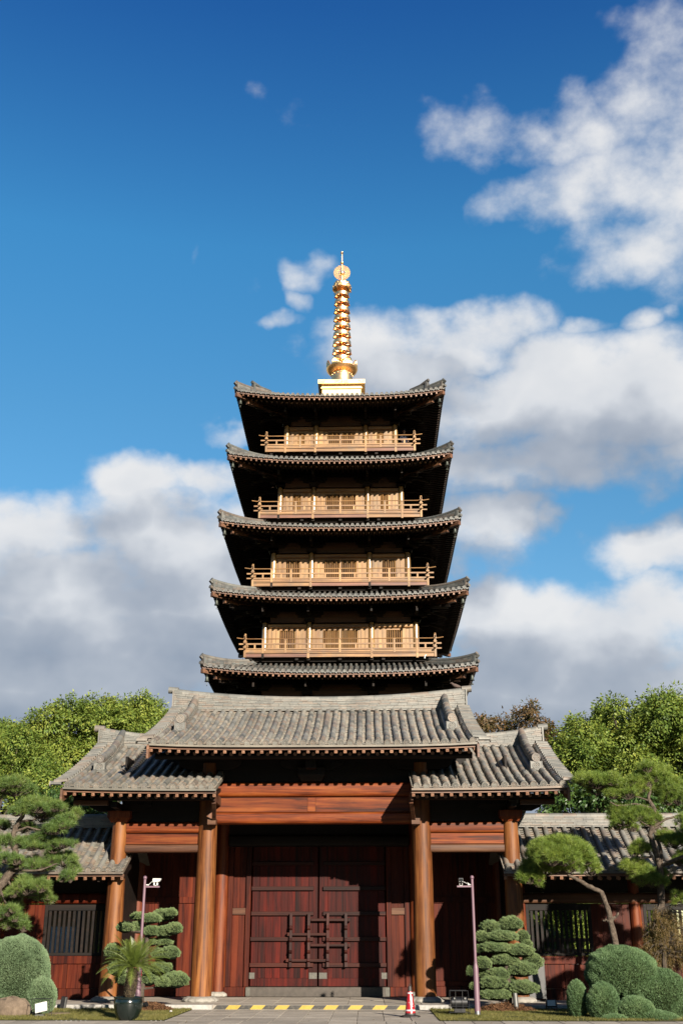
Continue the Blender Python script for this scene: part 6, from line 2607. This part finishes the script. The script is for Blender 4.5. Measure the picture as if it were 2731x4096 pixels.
# ---- white lamp in a wire frame, left lawn
bp = Vector((-5.62, -4.75, .03))
fl = thing('floodlight', 'white panel floodlight in a wire frame on the left lawn', 'floodlight', bp)
mm = Matrix.Translation((0, 0, .17)) @ Matrix.Rotation(-.22, 4, 'Y') @ Matrix.Rotation(-.35, 4, 'X')
MB().box(-.13, .13, -.02, .02, -.10, .10, mm).build('panel', M['white_metal'], fl, bevel=.008)
m = MB()
fr = [(-.2, -.1), (.21, -.1), (.21, .12), (-.2, .12)]
for (x, y) in fr:
    m.tube([(x, y, 0), (x * .95, y, .34)], .005, 6)
q = [(x * .95, y, .34) for x, y in fr]
m.tube(q + [q[0]], .005, 6)
m.build('wire_frame', M['black_metal'], fl, smooth=True)
MB().box(-.10, .08, -.06, .06, 0, .035).build('foot', M['grey_metal'], fl)

# ---- small ground lights
fl = thing('ground_light', 'grey upright ground light at the platform edge near the left dome', 'floodlight', (-5.88, -1.95, .03))
mm = Matrix.Rotation(.12, 4, 'Y')
MB().box(-.05, .05, -.07, .07, .0, .27, mm).build('housing', M['black_metal'], fl, bevel=.01)
MB().box(.052, .075, -.07, .07, .01, .26, mm).build('lamp_face', M['grey_metal'], fl)
fl = thing('ground_light', 'small black box light on the right lawn before the platform', 'floodlight', at(*c7(768, 600), -2.2) * Vector((1, 1, 0)) + Vector((0, 0, .03)) if False else (at(*c7(768, 600), -2.2).x, -2.2, .03))
MB().box(-.12, .12, -.05, .05, .06, .22, Matrix.Rotation(-.2, 4, 'X')).build('housing', M['black_metal'], fl, bevel=.01)
MB().box(-.09, .09, -.056, -.051, .08, .20, Matrix.Rotation(-.2, 4, 'X')).build('lamp_glass', M['glass_dark'], fl)
MB().box(-.13, -.115, -.03, .03, 0, .16).box(.115, .13, -.03, .03, 0, .16).box(-.13, .13, -.05, .05, -.002, .012).build('bracket', M['black_metal'], fl)
fl = thing('ground_light', 'small round black spotlight beside the dark pot', 'floodlight', (at(578, 4010, -2.6).x, -2.6, .03))
m = MB()
m.tube([(-.05, .02, .10), (.07, -.03, .13)], [.055, .062], 14)
m.build('housing', M['black_metal'], fl, smooth=True)
MB().tube([(0, 0, 0), (0, 0, .09)], .012, 8).build('stake', M['black_metal'], fl)

# ---- rock, stepping stone, mulch, prop, notice board, scraps
m = MB()
m.ellipsoid((0, 0, .12), (.44, .34, .27), 16, 10, .10, random.Random(5))
o = m.build('rock', M['rock'], loc=(at(*c5(70, 540), -4.35).x, -4.35, 0))
shade(o.data, 28)
tag(o, 'rough tan rock at the foot of the left clipped dome', 'rock')
m = MB()
m.lathe([(.24, 0), (.26, .02), (.24, .035)], 11, mod=lambda r, j, t: r * (1 + .12 * sin(t * 3 + 1)))
o = m.build('stepping_stone', M['rock'], loc=(at(*c5(365, 566), -3.9).x, -3.9, .012))
tag(o, 'flat pale stepping stone in the left lawn', 'stone')


def mound(label, x, y, rx, ry, h, seed, n=2600):
    rs = np.random.RandomState(seed)
    m = MB()
    m.lathe([(1, -.02), (.8, .25 * h), (.5, .7 * h), (.25, .95 * h), (.05, h)], 20, mod=lambda r, j, t: r * (1 + .12 * sin(t * 3 + j) + .08 * sin(t * 7)))
    q = MB()
    q.add([(v[0] * rx, v[1] * ry, v[2]) for v in m.v], m.f)
    o = q.build('mulch_mound', M['mulch'], smooth=True, loc=(x, y, .012))
    u = rs.rand(n) ** .5
    a = rs.uniform(0, 2 * pi, n)
    P = np.stack([u * rx * np.cos(a) * 1.08, u * ry * np.sin(a) * 1.08, np.maximum(.0, h * (1 - u ** 1.4)) + .005], 1)
    D = unit(np.stack([rs.normal(0, 1, n), rs.normal(0, 1, n), np.abs(rs.normal(0, .45, n))], 1))
    L = rs.uniform(.03, .085, n)
    V = leaf_quads(P, D, rand_dirs(n, rs), L, L * rs.uniform(.15, .4, n))
    tag(npmesh('bark_chips', V, 4, M['mulch'], o), kind='stuff')
    tag(o, label, 'mulch')


b = c7.at(490, 592, -2.45)
mound('reddish bark mulch heaped round the right cloud pruned pine', b.x, -2.45, .66, .36, .17, 3)
b = c5.at(930, 530, -2.4)
mound('dry brown mulch heaped round the left cloud pruned pine', b.x, -2.35, .55, .40, .17, 4)
o = MB().tube([(0, 0, 0), (-.015, 0, .36)], [.062, .058], 16).build('prop_post', M['grey_metal'], smooth=True, loc=(c7.at(552, 560, -2.6).x, -2.6, .05))
tag(o, 'short grey metal prop under the right cloud pruned pine', 'post')
nb = thing('notice_board', 'grey notice board leaning near the right outer column', 'sign', (c7.at(685, 500, .35).x, .35, PZ))
MB().box(-.20, .20, -.015, .015, .06, 1.02, Matrix.Rotation(-.08, 4, 'X')).build('panel', M['notice'], nb)
m = MB()
for k in range(7):
    w = R.uniform(.10, .16)
    m.box(-.16, -.16 + 2 * w, -.0175, -.0155, .80 - k * .07, .825 - k * .07, Matrix.Rotation(-.08, 4, 'X'))
MB().box(-.22, .22, -.14, .14, 0, .03).build('foot', M['black_metal'], nb)
MB().box(-.215, -.201, -.02, .02, .03, 1.04, Matrix.Rotation(-.08, 4, 'X')).box(.201, .215, -.02, .02, .03, 1.04, Matrix.Rotation(-.08, 4, 'X')).build('frame', M['black_metal'], nb)
rs = random.Random(8)
for (x, y, z, s_, lab) in ((at(684, 4052, -3.4).x, -3.4, .04, .035, 'small white paper scrap on the left lawn near the path'),):
    m = MB()
    m.ellipsoid((0, 0, s_ * .5), (s_, s_ * .8, s_ * .55), 8, 6, .15, rs)
    tag(m.build('paper_scrap', M['pebble'], loc=(x, y, z)), lab, 'litter')
for k in range(7):
    m = MB()
    s_ = rs.uniform(.03, .075)
    m.ellipsoid((0, 0, s_ * .35), (s_, s_ * .8, s_ * .6), 8, 6, .2, rs)
    o = m.build('stone_chip', M['kerb'], loc=(2.95 + .14 * k + rs.uniform(-.05, .05), PY - .13 + rs.uniform(-.06, .06), .02))
    tag(o, ['stone chip nearest the traffic cone in the row below the right step', 'second stone chip from the cone below the right step', 'third stone chip from the cone below the right step', 'middle stone chip in the row left of the caged floodlight', 'stone chip just left of the caged floodlight', 'stone chip behind the caged floodlight', 'stone chip nearest the right camera pole below the step'][k], 'stone', 'stone chips at the platform edge')

# ---- dove on the ridge
dv = thing('dove', 'brown dove perched on the right end of the gate ridge', 'bird', (4.15, 2.6, 8.66))
m = MB()
prof = [(-.19, .0, .012), (-.12, .005, .022), (-.05, .02, .055), (.03, .045, .065), (.09, .08, .045), (.12, .115, .032), (.145, .13, .030), (.17, .128, .014), (.195, .12, .003)]
m.tube([(-x, 0, z + .05) for x, z, r in prof], [r for x, z, r in prof], 12)
m.build('body', M['feather'], dv, smooth=True)
for s_ in (-1, 1):
    m = MB()
    m.ellipsoid((.03, s_ * .052, .075), (.10, .014, .04), 10, 6, rot=Matrix.Rotation(.2, 3, 'Y'))
    m.build('wing', M['feather'], dv, smooth=True)
    MB().tube([(-.01, s_ * .02, .03), (-.015, s_ * .02, -.005), (-.045, s_ * .025, -.005)], .005, 5).build('leg', M['rafter'], dv)

# ---- downpipe and guard on the pagoda
m = MB()
q = at(1697, 2632, 24.6) - PAG
m.tube([q + Vector((.10, -.1, .14)), q + Vector((.02, -.12, .09)), q + Vector((0, -.14, -.06))], .035, 8)
m.build('downpipe', M['white_metal'], pagoda, smooth=True)


def skinned(name, joints, edges, mat, parent, sub=2):
    me = bpy.data.meshes.new(name)
    me.from_pydata([j[0] for j in joints], edges, [])
    me.update()
    o = put(name, me, mat, parent)
    md = o.modifiers.new('skin', 'SKIN')
    md.use_smooth_shade = True
    for i, j in enumerate(joints):
        me.skin_vertices[0].data[i].radius = j[1]
    me.skin_vertices[0].data[0].use_root = True
    s = o.modifiers.new('sub', 'SUBSURF')
    s.levels = s.render_levels = sub
    return o


gp = Vector((3.74, 27.4, 27.525))
gd = thing('person', 'guard in dark uniform and cap standing behind the top balcony rail', 'person', gp, rz=.25)
J = [((0, 0, .92), (.13, .10)), ((0, 0, 1.12), (.13, .095)), ((0, 0, 1.36), (.155, .10)), ((0, 0, 1.47), (.07, .06)), ((0, -.01, 1.53), (.055, .055)), ((0, -.02, 1.63), (.078, .092)), ((0, -.015, 1.70), (.070, .082)),
     ((.18, 0, 1.38), (.055, .055)), ((.235, .01, 1.13), (.043, .043)), ((.20, -.14, .95), (.034, .034)), ((.16, -.21, .93), (.036, .018)),
     ((-.18, 0, 1.38), (.055, .055)), ((-.235, .01, 1.13), (.043, .043)), ((-.20, -.14, .95), (.034, .034)), ((-.16, -.21, .93), (.036, .018)),
     ((.095, 0, .82), (.085, .085)), ((.10, .0, .47), (.058, .058)), ((.10, .02, .08), (.042, .042)), ((.105, -.13, .035), (.038, .028)),
     ((-.095, 0, .82), (.085, .085)), ((-.10, .0, .47), (.058, .058)), ((-.10, .02, .08), (.042, .042)), ((-.105, -.13, .035), (.038, .028))]
E_ = [(0, 1), (1, 2), (2, 3), (3, 4), (4, 5), (5, 6), (2, 7), (7, 8), (8, 9), (9, 10), (2, 11), (11, 12), (12, 13), (13, 14), (0, 15), (15, 16), (16, 17), (17, 18), (0, 19), (19, 20), (20, 21), (21, 22)]
skinned('body', J, E_, M['skin'], gd)
sel = [0, 1, 2, 3, 7, 8, 9, 11, 12, 13, 15, 16, 17, 18, 19, 20, 21, 22]
idx = {v: i for i, v in enumerate(sel)}
skinned('uniform', [(J[v][0], tuple(r * 1.16 + .006 for r in J[v][1])) for v in sel], [(idx[a], idx[b]) for a, b in E_ if a in idx and b in idx], M['uniform'], gd)
m = MB()
m.lathe([(.092, 1.665), (.094, 1.70), (.112, 1.745), (.105, 1.765), (.03, 1.775)], 18, (0, -.015, 0))
m.add([(-.08, -.08, 1.668), (.08, -.08, 1.668), (.06, -.155, 1.655), (-.06, -.155, 1.655)], [(0, 1, 2, 3)])
m.build('cap', M['uniform'], gd, smooth=True)
m = MB()
m.ellipsoid((0, -.118, 1.615), (.012, .018, .022), 8, 6)
for s_ in (-1, 1):
    m.ellipsoid((s_ * .088, -.01, 1.62), (.012, .022, .03), 8, 6)
m.build('face_features', M['skin'], gd, smooth=True)
m = MB()
for s_ in (-1, 1):
    m.ellipsoid((s_ * .032, -.108, 1.635), (.011, .008, .007), 8, 6)
m.ellipsoid((0, -.112, 1.572), (.022, .008, .006), 8, 6)
m.build('eyes_and_mouth', M['bark_dark'], gd, smooth=True)
